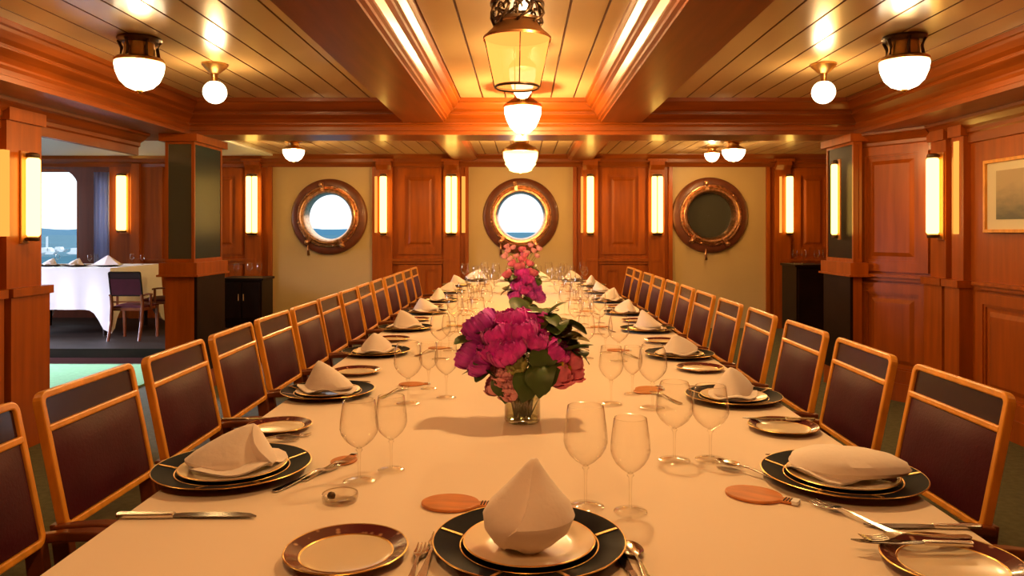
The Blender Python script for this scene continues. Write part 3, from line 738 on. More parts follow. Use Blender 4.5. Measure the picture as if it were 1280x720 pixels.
# ------------------------------------------------------------------ chairs
def make_chair(label, s=1.0, dark=False):
    """faces +X; origin on the floor below the top of the back"""
    o = empty('dining_chair'); tag(o, label, 'chair')
    th = radians(11.5); W = .215
    zt = .917; 
    # leaned frame: local (x, y, z') with z' along the back from pivot at top
    M = Matrix.Translation((0, 0, zt)) @ Matrix.Rotation(-th, 4, 'Y')
    Ht = .335
    cw = chair_wood if not dark else wood_dk
    bm = B(); ring_prism(bm, rrect(-W, -Ht, W, 0, .028), rrect(-W + .018, -Ht + .018, W - .018, -.018, .010), -.016, .008, M)
    box2(bm, (-.014, -W + .01, -.098), (.009, W - .01, -.081), M)
    ob('back_frame', bm, cw, o, bevel=.004)
    lw = pbr('brown_leg_wood', (.16, .040, .010), .3, coat=.3, noise=.2, nscale=14)
    bm = B(); box2(bm, (-.012, -W + .016, -.083), (.0, W - .016, -.016), M); ob('crest_panel', bm, gloss_p, o)
    bm = B()
    # padded back: a pillowed slab
    n1, n2 = 8, 8; y0, y1, z0, z1 = -W + .02, W - .02, -Ht + .02, -.096
    for side in (0, 1):
        G = [[bm.verts.new(M @ Vector(((.003 + .016 * (1 - abs(2 * i / n1 - 1) ** 4) * (1 - abs(2 * j / n2 - 1) ** 4)) if side else -.014, y0 + (y1 - y0) * i / n1, z0 + (z1 - z0) * j / n2))) for j in range(n2 + 1)] for i in range(n1 + 1)]
        for i in range(n1):
            for j in range(n2): bm.faces.new((G[i][j], G[i + 1][j], G[i + 1][j + 1], G[i][j + 1]))
    ob('backrest', bm, leather, o, smooth=True)
    # rear legs with posts
    for s1 in (-1, 1):
        bm = B(); yb = s1 * (W - .012)
        p_b = M @ Vector((-.012, 0, -Ht + .02))
        rings = []
        for (x, z, hx) in ((p_b.x, p_b.z, .02), (p_b.x + .02, .46, .022), (p_b.x + .0, .25, .02), (-.02, 0, .016)):
            rings.append([bm.verts.new((x + a * hx, yb + b_ * .014, z)) for a, b_ in ((-1, -1), (1, -1), (1, 1), (-1, 1))])
        for a, b_ in zip(rings, rings[1:]):
            for i in range(4): bm.faces.new((a[i], a[(i + 1) % 4], b_[(i + 1) % 4], b_[i]))
        bm.faces.new(rings[0]); bm.faces.new(rings[-1])
        ob('leg', bm, lw, o, bevel=.003)
    for s1 in (-1, 1):
        bm = B(); yb = s1 * (W + .01)
        rings = []
        for (x, z, hx) in ((.425, .43, .018), (.435, .3, .018), (.44, 0, .014)):
            rings.append([bm.verts.new((x + a * hx, yb + b_ * hx, z)) for a, b_ in ((-1, -1), (1, -1), (1, 1), (-1, 1))])
        for a, b_ in zip(rings, rings[1:]):
            for i in range(4): bm.faces.new((a[i], a[(i + 1) % 4], b_[(i + 1) % 4], b_[i]))
        bm.faces.new(rings[0]); bm.faces.new(rings[-1])
        ob('leg', bm, lw, o, bevel=.003)
        # arm
        bm = B(); pts = [(.05, .600, .012), (.10, .606, .015), (.16, .609, .019), (.22, .606, .021), (.265, .600, .020), (.285, .594, .014)]
        rings = [[bm.verts.new((x, yb + a * hw, z + b_)) for a, b_ in ((-1, -.012), (1, -.012), (1, .010), (-1, .010))] for x, z, hw in pts]
        for a, b_ in zip(rings, rings[1:]):
            for i in range(4): bm.faces.new((a[i], a[(i + 1) % 4], b_[(i + 1) % 4], b_[i]))
        bm.faces.new(rings[0]); bm.faces.new(rings[-1])
        box2(bm, (.235, yb - .013, .41), (.263, yb + .013, .59))
        ob('armrest', bm, lw, o, bevel=.005)
    bm = B(); box2(bm, (.085, -W, .39), (.44, W, .43)); box2(bm, (.07, -W + .01, .50), (.09, W - .01, .52)); ob('seat_frame', bm, lw, o, bevel=.004)
    bm = B(); n1 = 8
    for side in (0, 1):
        G = [[bm.verts.new((.09 + .355 * i / n1, -W + .006 + (2 * W - .012) * j / n1, (.452 + .03 * (1 - abs(2 * i / n1 - 1) ** 4) * (1 - abs(2 * j / n1 - 1) ** 4)) if side else .43)) for j in range(n1 + 1)] for i in range(n1 + 1)]
        for i in range(n1):
            for j in range(n1): bm.faces.new((G[i][j], G[i + 1][j], G[i + 1][j + 1], G[i][j + 1]))
        if side: top = G
        else: bot = G
    for i in range(n1):
        for (a, b_) in (((i, 0), (i + 1, 0)), ((i, n1), (i + 1, n1)), ((0, i), (0, i + 1)), ((n1, i), (n1, i + 1))):
            bm.faces.new((bot[a[0]][a[1]], bot[b_[0]][b_[1]], top[b_[0]][b_[1]], top[a[0]][a[1]]))
    ob('seat', bm, leather, o, smooth='auto')
    return o
ORD = ['first', 'second', 'third', 'fourth', 'fifth', 'sixth', 'seventh', 'eighth', 'ninth', 'tenth', 'eleventh', 'twelfth', 'thirteenth', 'fourteenth', 'fifteenth', 'sixteenth', 'seventeenth', 'eighteenth']
chair0 = make_chair('x'); remember(chair0)
first = True
YL = [1.51 + .5 * k for k in range(14)]
YR = [1.45 + .55 * k for k in range(13)]
YR[0] = 1.42
for k, y in enumerate(YL):
    lab = f'burgundy armchair with honey wood frame, {ORD[k]} from the near end of the left row'
    if k == 0: chair0.location = (-1.15, y, 0); chair0['label'] = lab; chair0['group'] = 'armchairs along the left side of the table'
    else: dup(chair0, (-1.15 + random.uniform(-.006, .006), y, 0), radians(random.uniform(-.8, .8)), lab, 'armchairs along the left side of the table')
for k, y in enumerate(YR):
    lab = f'burgundy armchair with honey wood frame, {ORD[k]} from the near end of the right row'
    dup(chair0, (1.15 + random.uniform(-.006, .006), y, 0), pi + radians(random.uniform(-1.5, 1.5)), lab, 'armchairs along the right side of the table')

# ------------------------------------------------------------------ tableware masters
def charger(label):
    bm = B(); lathe(bm, [(.001, 0), (.09, 0), (.11, .003), (.125, .009), (.172, .019), (.1745, .0205), (.1735, .0225), (.170, .022), (.124, .0125), (.11, .0065), (.001, .0055)], 64)
    o = ob('charger_plate', bm, navy, smooth='auto'); tag(o, label, 'plate', 'navy charger plates on the long table')
    bm = B(); lathe(bm, [(.1722, .0223), (.1735, .0228), (.1748, .0210)], 64); lathe(bm, [(.1235, .0126), (.126, .0138), (.1265, .0128)], 64); ob('gold_rim', bm, gold, o, smooth=True)
    for a in (.25, pi - .25, pi + 1.2, -1.2):
        bm = B(); M = Matrix.Rotation(a, 4, 'Z') @ Matrix.Translation((.148, 0, .0180)) @ Matrix.Rotation(-.215, 4, 'Y'); box(bm, (0, 0, 0), (.042, .007, .0018), M); ob('gold_band', bm, gold, o)
    return o
def dinner(label):
    bm = B(); lathe(bm, [(.001, 0), (.07, 0), (.085, .004), (.118, .0125), (.120, .0140), (.118, .0150), (.084, .0072), (.072, .0055), (.001, .0045)], 56)
    o = ob('dinner_plate', bm, china, smooth='auto'); tag(o, label, 'plate', 'cream dinner plates on chargers')
    bm = B(); lathe(bm, [(.1168, .0150), (.118, .0156), (.1197, .0142)], 56); ob('gold_rim', bm, gold, o, smooth=True)
    return o
def bread(label):
    bm = B(); lathe(bm, [(.001, 0), (.06, 0), (.075, .005), (.080, .008), (.079, .0085), (.073, .0072), (.062, .0045), (.001, .004)], 56)
    o = ob('bread_plate', bm, china, smooth='auto'); tag(o, label, 'plate', 'burgundy-rimmed bread plates')
    bm = B(); lathe(bm, [(.076, .005), (.103, .0150), (.1045, .0162), (.103, .0172), (.078, .0082)], 56); ob('patterned_rim', bm, rim_m, o, smooth='auto')
    bm = B(); lathe(bm, [(.077, .0080), (.0785, .0096), (.080, .0092)], 56); lathe(bm, [(.1025, .0168), (.1040, .0182), (.1055, .0160)], 56); ob('gold_rim', bm, gold, o, smooth=True)
    return o
def wineglass(h, rb, label, rim=.82, flute=False):
    """h total height, rb widest bowl radius"""
    o = empty('wine_glass'); tag(o, label, 'glass')
    zs = h * .40
    prof = []
    hb = h - zs
    for t_, q in ((0, .06), (.04, .22), (.10, .46), (.2, .74), (.32, .93), (.42, 1.0), (.55, .985), (.7, .94), (.85, .88), (1, rim)):
        prof.append((rb * q, zs + hb * t_))
    inner = [(r - .0012, z) for r, z in prof[::-1]]
    bm = B(); lathe(bm, prof + [(prof[-1][0] - .0009, h + .0006), (prof[-1][0] - .0016, h - .0004)], 36); ob('bowl', bm, glassm, o, smooth=True)
    bm = B(); lathe(bm, [(.0035, .006), (.003, .02), (.0028, zs * .6), (.004, zs * .92), (.0075, zs * .97), (.004, zs + .004)], 14); ob('stem', bm, glassm, o, smooth=True)
    bm = B(); lathe(bm, [(.001, .0075), (.006, .0065), (.02, .0035), (rb * .82, .002), (rb * .84, .001), (rb * .8, 0)], 36); ob('foot', bm, glassm, o, smooth=True)
    return o
def strip_mesh(bm, pts, th=.0022):
    """pts: (s, half width, z, y offset)"""
    T, Bt = [], []
    for s_0, w, z, yo in pts:
        T.append((bm.verts.new((s_0, yo - w, z + th)), bm.verts.new((s_0, yo + w, z + th))))
        Bt.append((bm.verts.new((s_0, yo - w, z)), bm.verts.new((s_0, yo + w, z))))
    for i in range(len(pts) - 1):
        bm.faces.new((T[i][0], T[i + 1][0], T[i + 1][1], T[i][1])); bm.faces.new((Bt[i][0], Bt[i][1], Bt[i + 1][1], Bt[i + 1][0]))
        bm.faces.new((T[i][0], Bt[i][0], Bt[i + 1][0], T[i + 1][0])); bm.faces.new((T[i][1], T[i + 1][1], Bt[i + 1][1], Bt[i][1]))
    for e in (0, -1): bm.faces.new((T[e][0], T[e][1], Bt[e][1], Bt[e][0]))
def fork(label):
    bm = B()
    strip_mesh(bm, [(-.10, .004, .001, 0), (-.095, .009, .001, 0), (-.07, .0085, .0015, 0), (-.03, .005, .004, 0), (0, .0032, .008, 0), (.025, .003, .010, 0), (.035, .006, .010, 0), (.045, .0115, .008, 0), (.056, .013, .0055, 0)])
    for k in range(4):
        yo = (k - 1.5) * .0073
        strip_mesh(bm, [(.055, .0026, .0057, yo), (.068, .0023, .0035, yo), (.085, .002, .0035, yo * .98), (.098, .0012, .0065, yo * .96), (.101, .0006, .0075, yo * .95)], .0016)
    o = ob('fork', bm, silver, smooth='auto', bevel=.0005); tag(o, label, 'cutlery', 'silver cutlery on the long table'); return o
def knife(label):
    bm = B(); strip_mesh(bm, [(-.125, .004, .0005, 0), (-.12, .0095, 0, 0), (-.06, .0085, 0, 0), (-.02, .007, 0, 0)], .008)
    o = ob('knife', bm, silver, smooth='auto', bevel=.002); tag(o, label, 'cutlery', 'silver cutlery on the long table')
    bm = B(); strip_mesh(bm, [(-.02, .006, .003, 0), (-.01, .008, .003, .001), (.03, .0105, .003, .002), (.09, .0105, .003, .002), (.115, .007, .003, 0), (.13, .0012, .003, -.006)], .002)
    ob('blade', bm, pbr('dark_polished_steel', (.22, .19, .17), .12, metal=1), o, smooth='auto'); return o
def spoon(label):
    bm = B(); strip_mesh(bm, [(-.10, .004, .001, 0), (-.095, .009, .001, 0), (-.07, .008, .0015, 0), (-.03, .005, .004, 0), (0, .0032, .008, 0), (.03, .003, .008, 0)])
    G = []
    for i in range(9):
        s1 = -1 + 2 * i / 8
        w = .019 * sqrt(max(0.0004, 1 - s1 * s1)) * (1 - .12 * s1)
        G.append([bm.verts.new((.062 + .033 * s1, w * (j - 3) / 3, .0025 + .0075 * max(s1 * s1, ((j - 3) / 3) ** 2))) for j in range(7)])
    for i in range(8):
        for j in range(6): bm.faces.new((G[i][j], G[i + 1][j], G[i + 1][j + 1], G[i][j + 1]))
    o = ob('spoon', bm, silver, smooth=True); tag(o, label, 'cutlery', 'silver cutlery on the long table'); 
    return o
def paddle(label):
    """russet leather oval mat with a short tab"""
    pts = []
    for i in range(36):
        a = radians(14) + (2 * pi - radians(28)) * i / 35
        pts.append((.06 * cos(a), .049 * sin(a)))
    pts += [(.078, -.012), (.088, -.011), (.088, .011), (.078, .012)]
    bm = B(); prism(bm, pts, 0, .006); o = ob('serving_mat', bm, board_m, smooth='auto', bevel=.002)
    bm = B()
    for k in range(3): box2(bm, (.064 + k * .006, -.011, .006), (.0665 + k * .006, .011, .0072))
    ob('stitched_band', bm, wood_dk, o)
    bm = B(); prism(bm, rrect(.080, -.0125, .094, .0125, .004), .001, .0085); ob('white_tab', bm, cloth_c, o)
    tag(o, label, 'mat', 'russet oval mats on the long table'); return o

def napkin_mesh(kind, seed):
    rnd = random.Random(seed); bm = B(); NS = 64
    if kind == 'cone':
        prof = [(.038, .0), (.062, .018), (.083, .040), (.088, .058), (.076, .080), (.053, .102), (.033, .124), (.016, .145), (.007, .156), (.001, .158)]
        NS = 96
        def shp(t, v):
            # one sheet wrapped round itself: the free edge runs down the front, a little left
            return 1.16 - .30 * (t / (2 * pi)) ** .7 + .05 * sin(2 * t + 1) * (1 - v)
        def seam(v): return -pi / 2 - .12 - .50 * (1 - v) ** 2 + .22 * sin(v * pi)
        rings = []
        for k, (r, z) in enumerate(prof):
            v = k / (len(prof) - 1)
            # centre line drifts
            ox = -.012 * (1 - v) + .016 * v
            rings.append([bm.verts.new((ox + r * shp(2 * pi * i / (NS - 1), v) * cos(2 * pi * i / (NS - 1) + seam(v)), .82 * r * shp(2 * pi * i / (NS - 1), v) * sin(2 * pi * i / (NS - 1) + seam(v)), z + (.007 * sin(3 * 2 * pi * i / NS + 1) if k < 3 else 0))) for i in range(NS)])
    else:
        # soft folded napkin lying in pleats up to an off-centre peak
        low = kind == 'low'; NS = 80
        H = .048 if low else rnd.uniform(.074, .090); lean = rnd.uniform(.035, .06); sq = rnd.uniform(.62, .8); ts = rnd.uniform(-1.2, .2)
        P = [(.076, 0), (.079, .10), (.070, .28), (.055, .48), (.040, .66), (.025, .82), (.010, .95), (.001, 1)] if not low else [(.080, 0), (.088, .25), (.084, .55), (.066, .8), (.038, .95), (.001, 1)]
        for e in range(2):
            NX = 28
            # spread sheet below: a wavy fan
            c0 = bm.verts.new((.01, 0, .012)); prev = None; firstv = None; ring0 = []; ring1 = []
            for i in range(NX):
                t_ = 2 * pi * i / NX; q = .094 * (1 + .10 * cos(2 * t_ + seed) + .05 * sin(5 * t_))
                ring0.append(bm.verts.new((.55 * q * cos(t_), .5 * q * sin(t_), .014 + .006 * sin(3 * t_ + seed) - e * .003)))
                ring1.append(bm.verts.new((q * cos(t_), q * .80 * sin(t_), .004 + .007 * (1 + sin(4 * t_ + seed)) - e * .003)))
            for i in range(NX):
                bm.faces.new((c0, ring0[i], ring0[(i + 1) % NX])); bm.faces.new((ring0[i], ring1[i], ring1[(i + 1) % NX], ring0[(i + 1) % NX]))
        rings = []
        for k, (r, zf) in enumerate(P):
            v = zf; ring = []
            for i in range(NS):
                d = 2 * pi * i / (NS - 1); t_ = d + ts - .8 * v
                w_ = 1.18 - .40 * (d / (2 * pi)) ** .7 + .06 * sin(3 * t_ + seed) * (1 - v)
                x = r * w_ * cos(t_) * (1.22 if low else 1.12) - .018 + lean * v ** 1.5 * (0 if low else 1); y = r * w_ * sin(t_) * sq
                # the wrapped side sags a little, and the mouth lifts from the plate on one side
                z = .006 + H * zf * (1 - .10 * cos(t_ - ts) * v * (1 - v) * 4) + .012 * (1 - v) ** 2 * max(0, cos(t_ - 2.9))
                ring.append(bm.verts.new((x, y, z)))
            rings.append(ring)
        # last ring stays a short ridge
    for a, b_ in zip(rings, rings[1:]):
        for i in range(NS):
            j = (i + 1) % NS; bm.faces.new((a[i], a[j], b_[j], b_[i]))
    bmesh.ops.remove_doubles(bm, verts=rings[-1], dist=.0018)
    return bm
def napkin(kind, seed, loc, rz, label, sc=1):
    o = ob('napkin', napkin_mesh(kind, seed), napk, smooth='auto', loc=loc); o.rotation_euler = (0, 0, rz); o.scale = (sc,) * 3
    tag(o, label, 'napkin', 'folded white napkins on the place settings'); return o

MC = charger('m'); MD = dinner('m'); MB = bread('m'); MF = fork('m'); MK = knife('m'); MS = spoon('m'); MP = paddle('m')
MG1 = wineglass(.205, .045, 'm'); MG2 = wineglass(.187, .040, 'm'); MG3 = wineglass(.165, .034, 'm')
MG4 = wineglass(.20, .046, 'm', rim=.72)
NAP = [napkin('soft', k, (0, 0, 0), 0, 'm') for k in range(4)]
MASTERS = [MC, MD, MB, MF, MK, MS, MP, MG1, MG2, MG3, MG4] + NAP
remember(*MASTERS)
LIFT = TT + .0008
def put(m, x, y, rz, label, group=None, z=LIFT, scale=None, rot=None):
    return dup(m, (x, y, z), rz, label, group, scale, rot)
def setting(x, y, rz, where, sc=1.0, nap=None, dinner_=True, napsc=1.0, naprz=0, napdz=0):
    put(MC, x, y, rz, f'navy charger plate with gold rim {where}', scale=sc)
    put(MD, x, y, rz, f'cream dinner plate on the charger {where}', z=LIFT + .0065 * sc, scale=sc)
    if nap is not None: put(NAP[nap], x, y, naprz, f'folded white napkin on the plate {where}', z=LIFT + .0145 * sc, scale=napsc)

# --- near centre
setting(.012, 1.335, 0, 'at the near end of the table', .97)
napkin('cone', 1, (.008, 1.32, LIFT + .0140), 0, 'tall cone-folded white napkin standing on the plate at the near end', .96)
X, Y = tp(433, 697); put(MB, X, Y, .6, 'bread plate with burgundy floral rim left of the near end charger')
X, Y = tp(563, 631); put(MP, X, Y, -.12, 'russet oval mat with white tab behind the near end charger')
X, Y = tp(519, 712); put(MF, X, Y, pi / 2 - .03, 'shorter fork just left of the near end charger', z=LIFT, scale=.9)
X, Y = tp(537, 700); put(MF, X, Y, pi / 2 - .06, 'longer fork tucked against the near end charger', scale=1.0)
X, Y = tp(801, 712); put(MS, X, Y, pi / 2 + .10, 'spoon right of the near end charger')
X, Y = tp(785, 712); put(MK, X, Y + .0, pi / 2 + .12, 'knife right of the near end charger', scale=.9)
X, Y = tp(732, 634); put(MG1, X, Y, 0, 'taller wine glass behind the standing cone napkin', 'wine glasses on the long table')
X, Y = tp(788, 640); put(MG2, X, Y, 0, 'shorter wine glass right of the cone napkin', 'wine glasses on the long table')
# --- left near
LX, LY = -.668, 1.756
setting(LX, LY, .3, 'at the front left of the table', 1.0)
napkin('soft', 11, (LX + .01, LY + .0, LIFT + .0150), .3, 'pleated white napkin peaked on the front left plate', 1.12)
X, Y = tp(232, 647); put(MK, X, Y, 0, 'dark-bladed knife lying across the front left corner by the table edge', scale=1.08)
X, Y = tp(384, 599); put(MF, X, Y, radians(62), 'fork with spread tines right of the front left charger')
X, Y = tp(410, 588); put(MF, X, Y, radians(66), 'second fork beside the russet mat on the left', scale=.9)
X, Y = tp(430, 577); put(MP, X, Y, radians(75), 'small russet mat lying upright of the forks on the left', scale=.62)
X, Y = tp(449, 602); put(MG2, X, Y, 0, 'wine glass behind the russet mat on the left side', 'wine glasses on the long table', scale=(1.08, 1.08, .97))
X, Y = tp(489, 588); put(MG2, X, Y, 0, 'wine glass beside its larger neighbour, left of the vase shadow', 'wine glasses on the long table', scale=.93)
# glass salt dish
def salt(x, y, label):
    o = empty('salt_dish', (x, y, LIFT)); tag(o, label, 'dish')
    bm = B(); lathe(bm, [(.001, .003), (.03, .003), (.034, .012), (.036, .018), (.037, .012), (.035, 0), (.001, 0)], 32); ob('glass_dish', bm, glassm, o, smooth=True)
    bm = B(); lathe(bm, [(.001, .004), (.007, .006), (.009, .012), (.006, .018), (.001, .02)], 12, Matrix.Translation((-.018, 0, 0))); ob('stopper', bm, bronze, o, smooth=True)
X, Y = tp(425, 627); salt(X, Y, 'low clear glass dish in front of the left wine glasses')
# --- left bread plate between first and second
X, Y = tp(349, 537); put(MB, X, Y, .2, 'bread plate between first and second left chargers', scale=.86)
X, Y = tp(330, 553); put(MF, X, Y, radians(8), 'fork in front of the left bread plate', scale=.9)
X, Y = tp(345, 550); put(MF, X, Y + .02, radians(12), 'fork crossing the front rim of the left bread plate', scale=.85)
X, Y = tp(318, 525); put(MK, X, Y, radians(4), 'knife behind the left bread plate', scale=.75)
# --- right near
RX, RY = .715, 1.70
setting(RX, RY, -.3, 'at the front right of the table', 1.0)
napkin('low', 5, (RX, RY, LIFT + .0150), 2.7, 'low rounded white napkin on the front right plate', 1.15)
X, Y = tp(1018, 571); put(MK, X, Y, pi, 'long knife lying behind the front right charger', scale=.92)
X, Y = tp(942, 620); put(MP, X, Y, radians(-35), 'russet oval mat left of the front right charger', scale=1.0)
X, Y = tp(938, 594); put(MS, X, Y, radians(130), 'spoon resting across the russet mat on the right', z=LIFT + .006)
X, Y = tp(1070, 650); put(MF, X, Y, radians(120), 'fork slanting below the front right charger', scale=1.0)
X, Y = tp(1155, 660); put(MK, X, Y, radians(178), 'knife in front of the front right charger near the edge', scale=.85)
X, Y = tp(1190, 712); put(MB, X, Y, .4, 'bread plate with burgundy floral rim at the front right corner', scale=1.05)
put(MF, X - .02, Y + .075, radians(184), 'fork laid across the front right corner bread plate', z=LIFT + .019)
put(MK, X - .035, Y + .055, radians(176), 'knife laid across the front right corner bread plate', z=LIFT + .019, scale=.8)
X, Y = tp(843, 576); put(MG4, X, Y, 0, 'big wine glass right of the vase, foot touching its neighbour', 'wine glasses on the long table', scale=(1, 1, .96))
X, Y = tp(888, 575); put(MG2, X, Y, 0, 'rounded wine glass next to the big one on the right', 'wine glasses on the long table', scale=(1.12, 1.12, .97))
X, Y = tp(979, 538); put(MB, X, Y, .9, 'bread plate between first and second right chargers', scale=.92)
put(MK, X + .01, Y + .06, radians(176), 'knife on the rim of the right bread plate', z=LIFT + .014, scale=.8)
X, Y = tp(875, 463); put(MB, X, Y, .9, 'bread plate between second and third right chargers', scale=.9)
X, Y = tp(446, 467); put(MB, X, Y, .9, 'bread plate between second and third left chargers', scale=.9)
# --- rows of settings
for side, x0, y0, p in (('left', -.665, 2.60, .86), ('right', .70, 2.52, .87)):
    sg = -1 if side == 'left' else 1
    for k in range(7):
        y = y0 + k * p
        lab = f'{ORD[k + 1]} from the near end on the {side}'
        setting(x0, y, random.uniform(-3, 3), lab, .90 if k == 0 else .88, nap=k % 4, napsc=1.08, naprz=random.uniform(0, 6), )
        if k >= 1:
            put(MB, x0 + sg * -.0, y - .42 if False else y + .43, random.uniform(0, 3), f'bread plate beyond the charger {lab}', scale=.85)
        put(MF, x0 - sg * .22, y + .02, radians(90 + 20 * sg), f'fork beside the charger {lab}', scale=.95)
        put(MK, x0 + sg * .0, y + .21, radians(0 if sg < 0 else 180), f'knife beyond the charger {lab}', scale=.8)
        put(MP, x0 - sg * .26, y + .17, radians(random.uniform(-40, 40)), f'small russet mat near the charger {lab}', scale=.75)
        gx = x0 - sg * .30
        for q, (dx, dy, mm, nm) in enumerate(((0, -.13, MG4, 'largest wine glass'), (-sg * .115, -.04, MG2, 'middle wine glass'), (-sg * .03, .10, MG3, 'smallest wine glass'))):
            if side == 'right' and k == 0 and q == 2: pass
            put(mm, gx + dx + random.uniform(-.015, .015), y + dy + random.uniform(-.02, .02), 0, f'{nm} at the setting {lab}', 'wine glasses on the long table')
        if k >= 2:
            put(MG3, gx - sg * .02 + random.uniform(-.01, .01), y + .30, 0, f'extra small glass beyond the setting {lab}', 'wine glasses on the long table')
            put(MG2, gx + sg * .07, y + .36, 0, f'extra wine glass beyond the setting {lab}', 'wine glasses on the long table')
# far end
for k, x in enumerate((-.52, -.18, .22, .56)):
    lab = f'at the far table end, {ORD[k]} from the left'
    if k in (0, 3): put(MC, x, 8.50, .2, f'navy charger plate {lab}', scale=.85)
    put(NAP[k], x, 8.50, k * 1.3, f'folded white napkin {lab}', z=LIFT + (.022 if k in (0, 3) else .003), scale=1.2)
    for q in range(2):
        put((MG1, MG3)[q], x + (-.11, .13)[q], 8.32 + .05 * q, 0, f'{("tall", "short")[q]} wine glass {lab}', 'wine glasses on the long table')
for k in range(12):
    x = -.66 + k * .122
    if abs(x) < .07: continue
    put((MG2, MG3, MG1)[k % 3], x + random.uniform(-.02, .02), 8.66 + random.uniform(-.01, .03), 0, f'glass in the last row along the far table edge, {ORD[k]} from the left', 'wine glasses on the long table')
# put small extra coaster-like mats seen near the glasses on the right
X, Y = tp(808, 490); put(MP, X, Y, .5, 'russet mat under the glasses right of the nearest bouquet', scale=.8)
# masters leave the scene
for m in MASTERS:
    for k in KID[m.name]: bpy.data.objects.remove(k)
    bpy.data.objects.remove(m)

# ------------------------------------------------------------------ flowers
def peony_mesh(seed, R=.05, layers=6):
    rnd = random.Random(seed); bm = B()
    for L in range(layers):
        f = L / (layers - 1); n = 4 + L * 2
        rL = R * (.30 + .68 * f); top = radians(82 - 42 * f)
        for k in range(n):
            a0 = 2 * pi * k / n + L * .9 + rnd.uniform(-.2, .2); hw = pi / n * 1.7; tj = top + rnd.uniform(-.15, .12); fl = rnd.uniform(0, .18) * (1 if f > .5 else .4)
            G = []
            for i in range(7):
                u = i / 6; row = []
                for j in range(7):
                    w = (j - 3) / 3
                    lat = radians(-70) + (tj - radians(-70)) * u * (1 - .16 * w * w)
                    lon = a0 + w * hw * (.25 + .75 * sin(pi * min(.62, u * .62 + .05)))
                    rr = rL * (1 + .06 * w * w + fl * u * u * u + .07 * sin(11 * w + k * 2 + seed) * u * u) + .002 * (k % 2)
                    row.append(bm.verts.new((rr * cos(lat) * cos(lon), rr * cos(lat) * sin(lon), rr * sin(lat) * .92)))
                G.append(row)
            for i in range(6):
                for j in range(6): bm.faces.new((G[i][j], G[i + 1][j], G[i + 1][j + 1], G[i][j + 1]))
    return bm
def finish(bm, name, mat):
    me = bpy.data.meshes.new(name); bm.to_mesh(me); bm.free(); me.materials.append(mat)
    for p in me.polygons: p.use_smooth = True
    return me
ME_P = [finish(peony_mesh(s), 'peony_petals', m) for s, m in ((1, peony_m), (2, peony_d), (3, peony_m))]
ME_K = finish(peony_mesh(5, .03, 4), 'pink_petals', pink_m)
ME_R = finish(peony_mesh(6, .035, 4), 'rose_petals', rose_m)
ME_G = finish(peony_mesh(8, .032, 4), 'green_petals', bud_g)
ME_Y = finish(peony_mesh(9, .02, 3), 'yellow_petals', yel_m)
def leaf_mesh(n=7, L=.07, W=.024, seed=0):
    rnd = random.Random(seed); bm = B()
    for k in range(n):
        a = 2 * pi * k / n + rnd.uniform(-.4, .4); el = rnd.uniform(-.3, .9); ln = L * rnd.uniform(.7, 1.15)
        Mx = Matrix.Rotation(a, 4, 'Z') @ Matrix.Rotation(-el, 4, 'Y')
        rows = []
        for i in range(7):
            u = i / 6; w = W * sin(pi * (u * .93 + .035)) ** .8 * (1 + .12 * sin(9 * u))
            droop = -.35 * ln * u * u
            rows.append([bm.verts.new(Mx @ Vector((ln * u, y, droop + .25 * abs(y)))) for y in (-w, -w * .5, 0, w * .5, w)])
        for i in range(6):
            for j in range(4): bm.faces.new((rows[i][j], rows[i + 1][j], rows[i + 1][j + 1], rows[i][j + 1]))
    return bm
ME_L = [finish(leaf_mesh(7, .07, .026, 1), 'leaf_spray', leaf_m), finish(leaf_mesh(6, .06, .024, 2), 'leaf_spray', leaf_o), finish(leaf_mesh(3, .095, .04, 4), 'leaf_spray', leaf_m)]
def broad_leaf():
    bm = B(); rows = []
    for i in range(9):
        u = i / 8; w = .040 * sin(pi * (u * .9 + .06)) ** .7
        rows.append([bm.verts.new((y + .004 * sin(6 * u), -.035 * sin(u * 1.9) - .12 * abs(y), .012 * sin(pi * u) - .075 * u ** 1.4 + .004 * sin(y * 200))) for y in [w * q for q in (-1, -.5, 0, .5, 1)]])
    for i in range(8):
        for j in range(4): bm.faces.new((rows[i][j], rows[i + 1][j], rows[i + 1][j + 1], rows[i][j + 1]))
    return bm
ME_L += [finish(broad_leaf(), 'broad_leaf', leaf_m)]
def stemmed(name, me, loc, base, rot, sc, label, cat, group, stem=True, petal='petals'):
    o = empty(name, base); tag(o, label, cat, group)
    h = bpy.data.objects.new(petal, me); COL.objects.link(h); h.parent = o
    v = Vector(loc) - Vector(base); h.location = v; h.rotation_euler = rot; h.scale = (sc,) * 3
    bm = B(); d = v; mid = Vector((d.x * .25, d.y * .25, d.z * .5))
    tube(bm, [(0, 0, 0), mid, d * .98], .0022, 6); ob('stem', bm, stem_m, o, smooth=True)
    return o
def vase(x, y, label, h=.118, r=.054):
    o = empty('glass_vase', (x, y, LIFT)); tag(o, label, 'vase')
    bm = B(); lathe(bm, [(.001, .0), (r * .9, 0), (r * .97, .006), (r * .96, h * .5), (r, h), (r - .003, h), (r * .93, h * .5), (r * .92, .012), (.001, .010)], 40, wob=lambda t_, k: 1 + .012 * cos(20 * t_)); ob('glass_wall', bm, vglass, o, smooth=True)
    bm = B(); lathe(bm, [(.001, .011), (r * .90, .012), (r * .90, h * .62), (.001, h * .62)], 32); ob('water', bm, thin_glass('water', (.90, .92, .80), .02, .25), o, smooth='auto')
    return o
def outward(dx, dy, dz):
    """rotation turning +Z to the given direction"""
    return Vector((dx, dy, dz)).to_track_quat('Z', 'Y').to_euler()
V1 = (0.0, 2.24)
vase(*V1, 'clear ribbed glass vase holding the nearest bouquet')
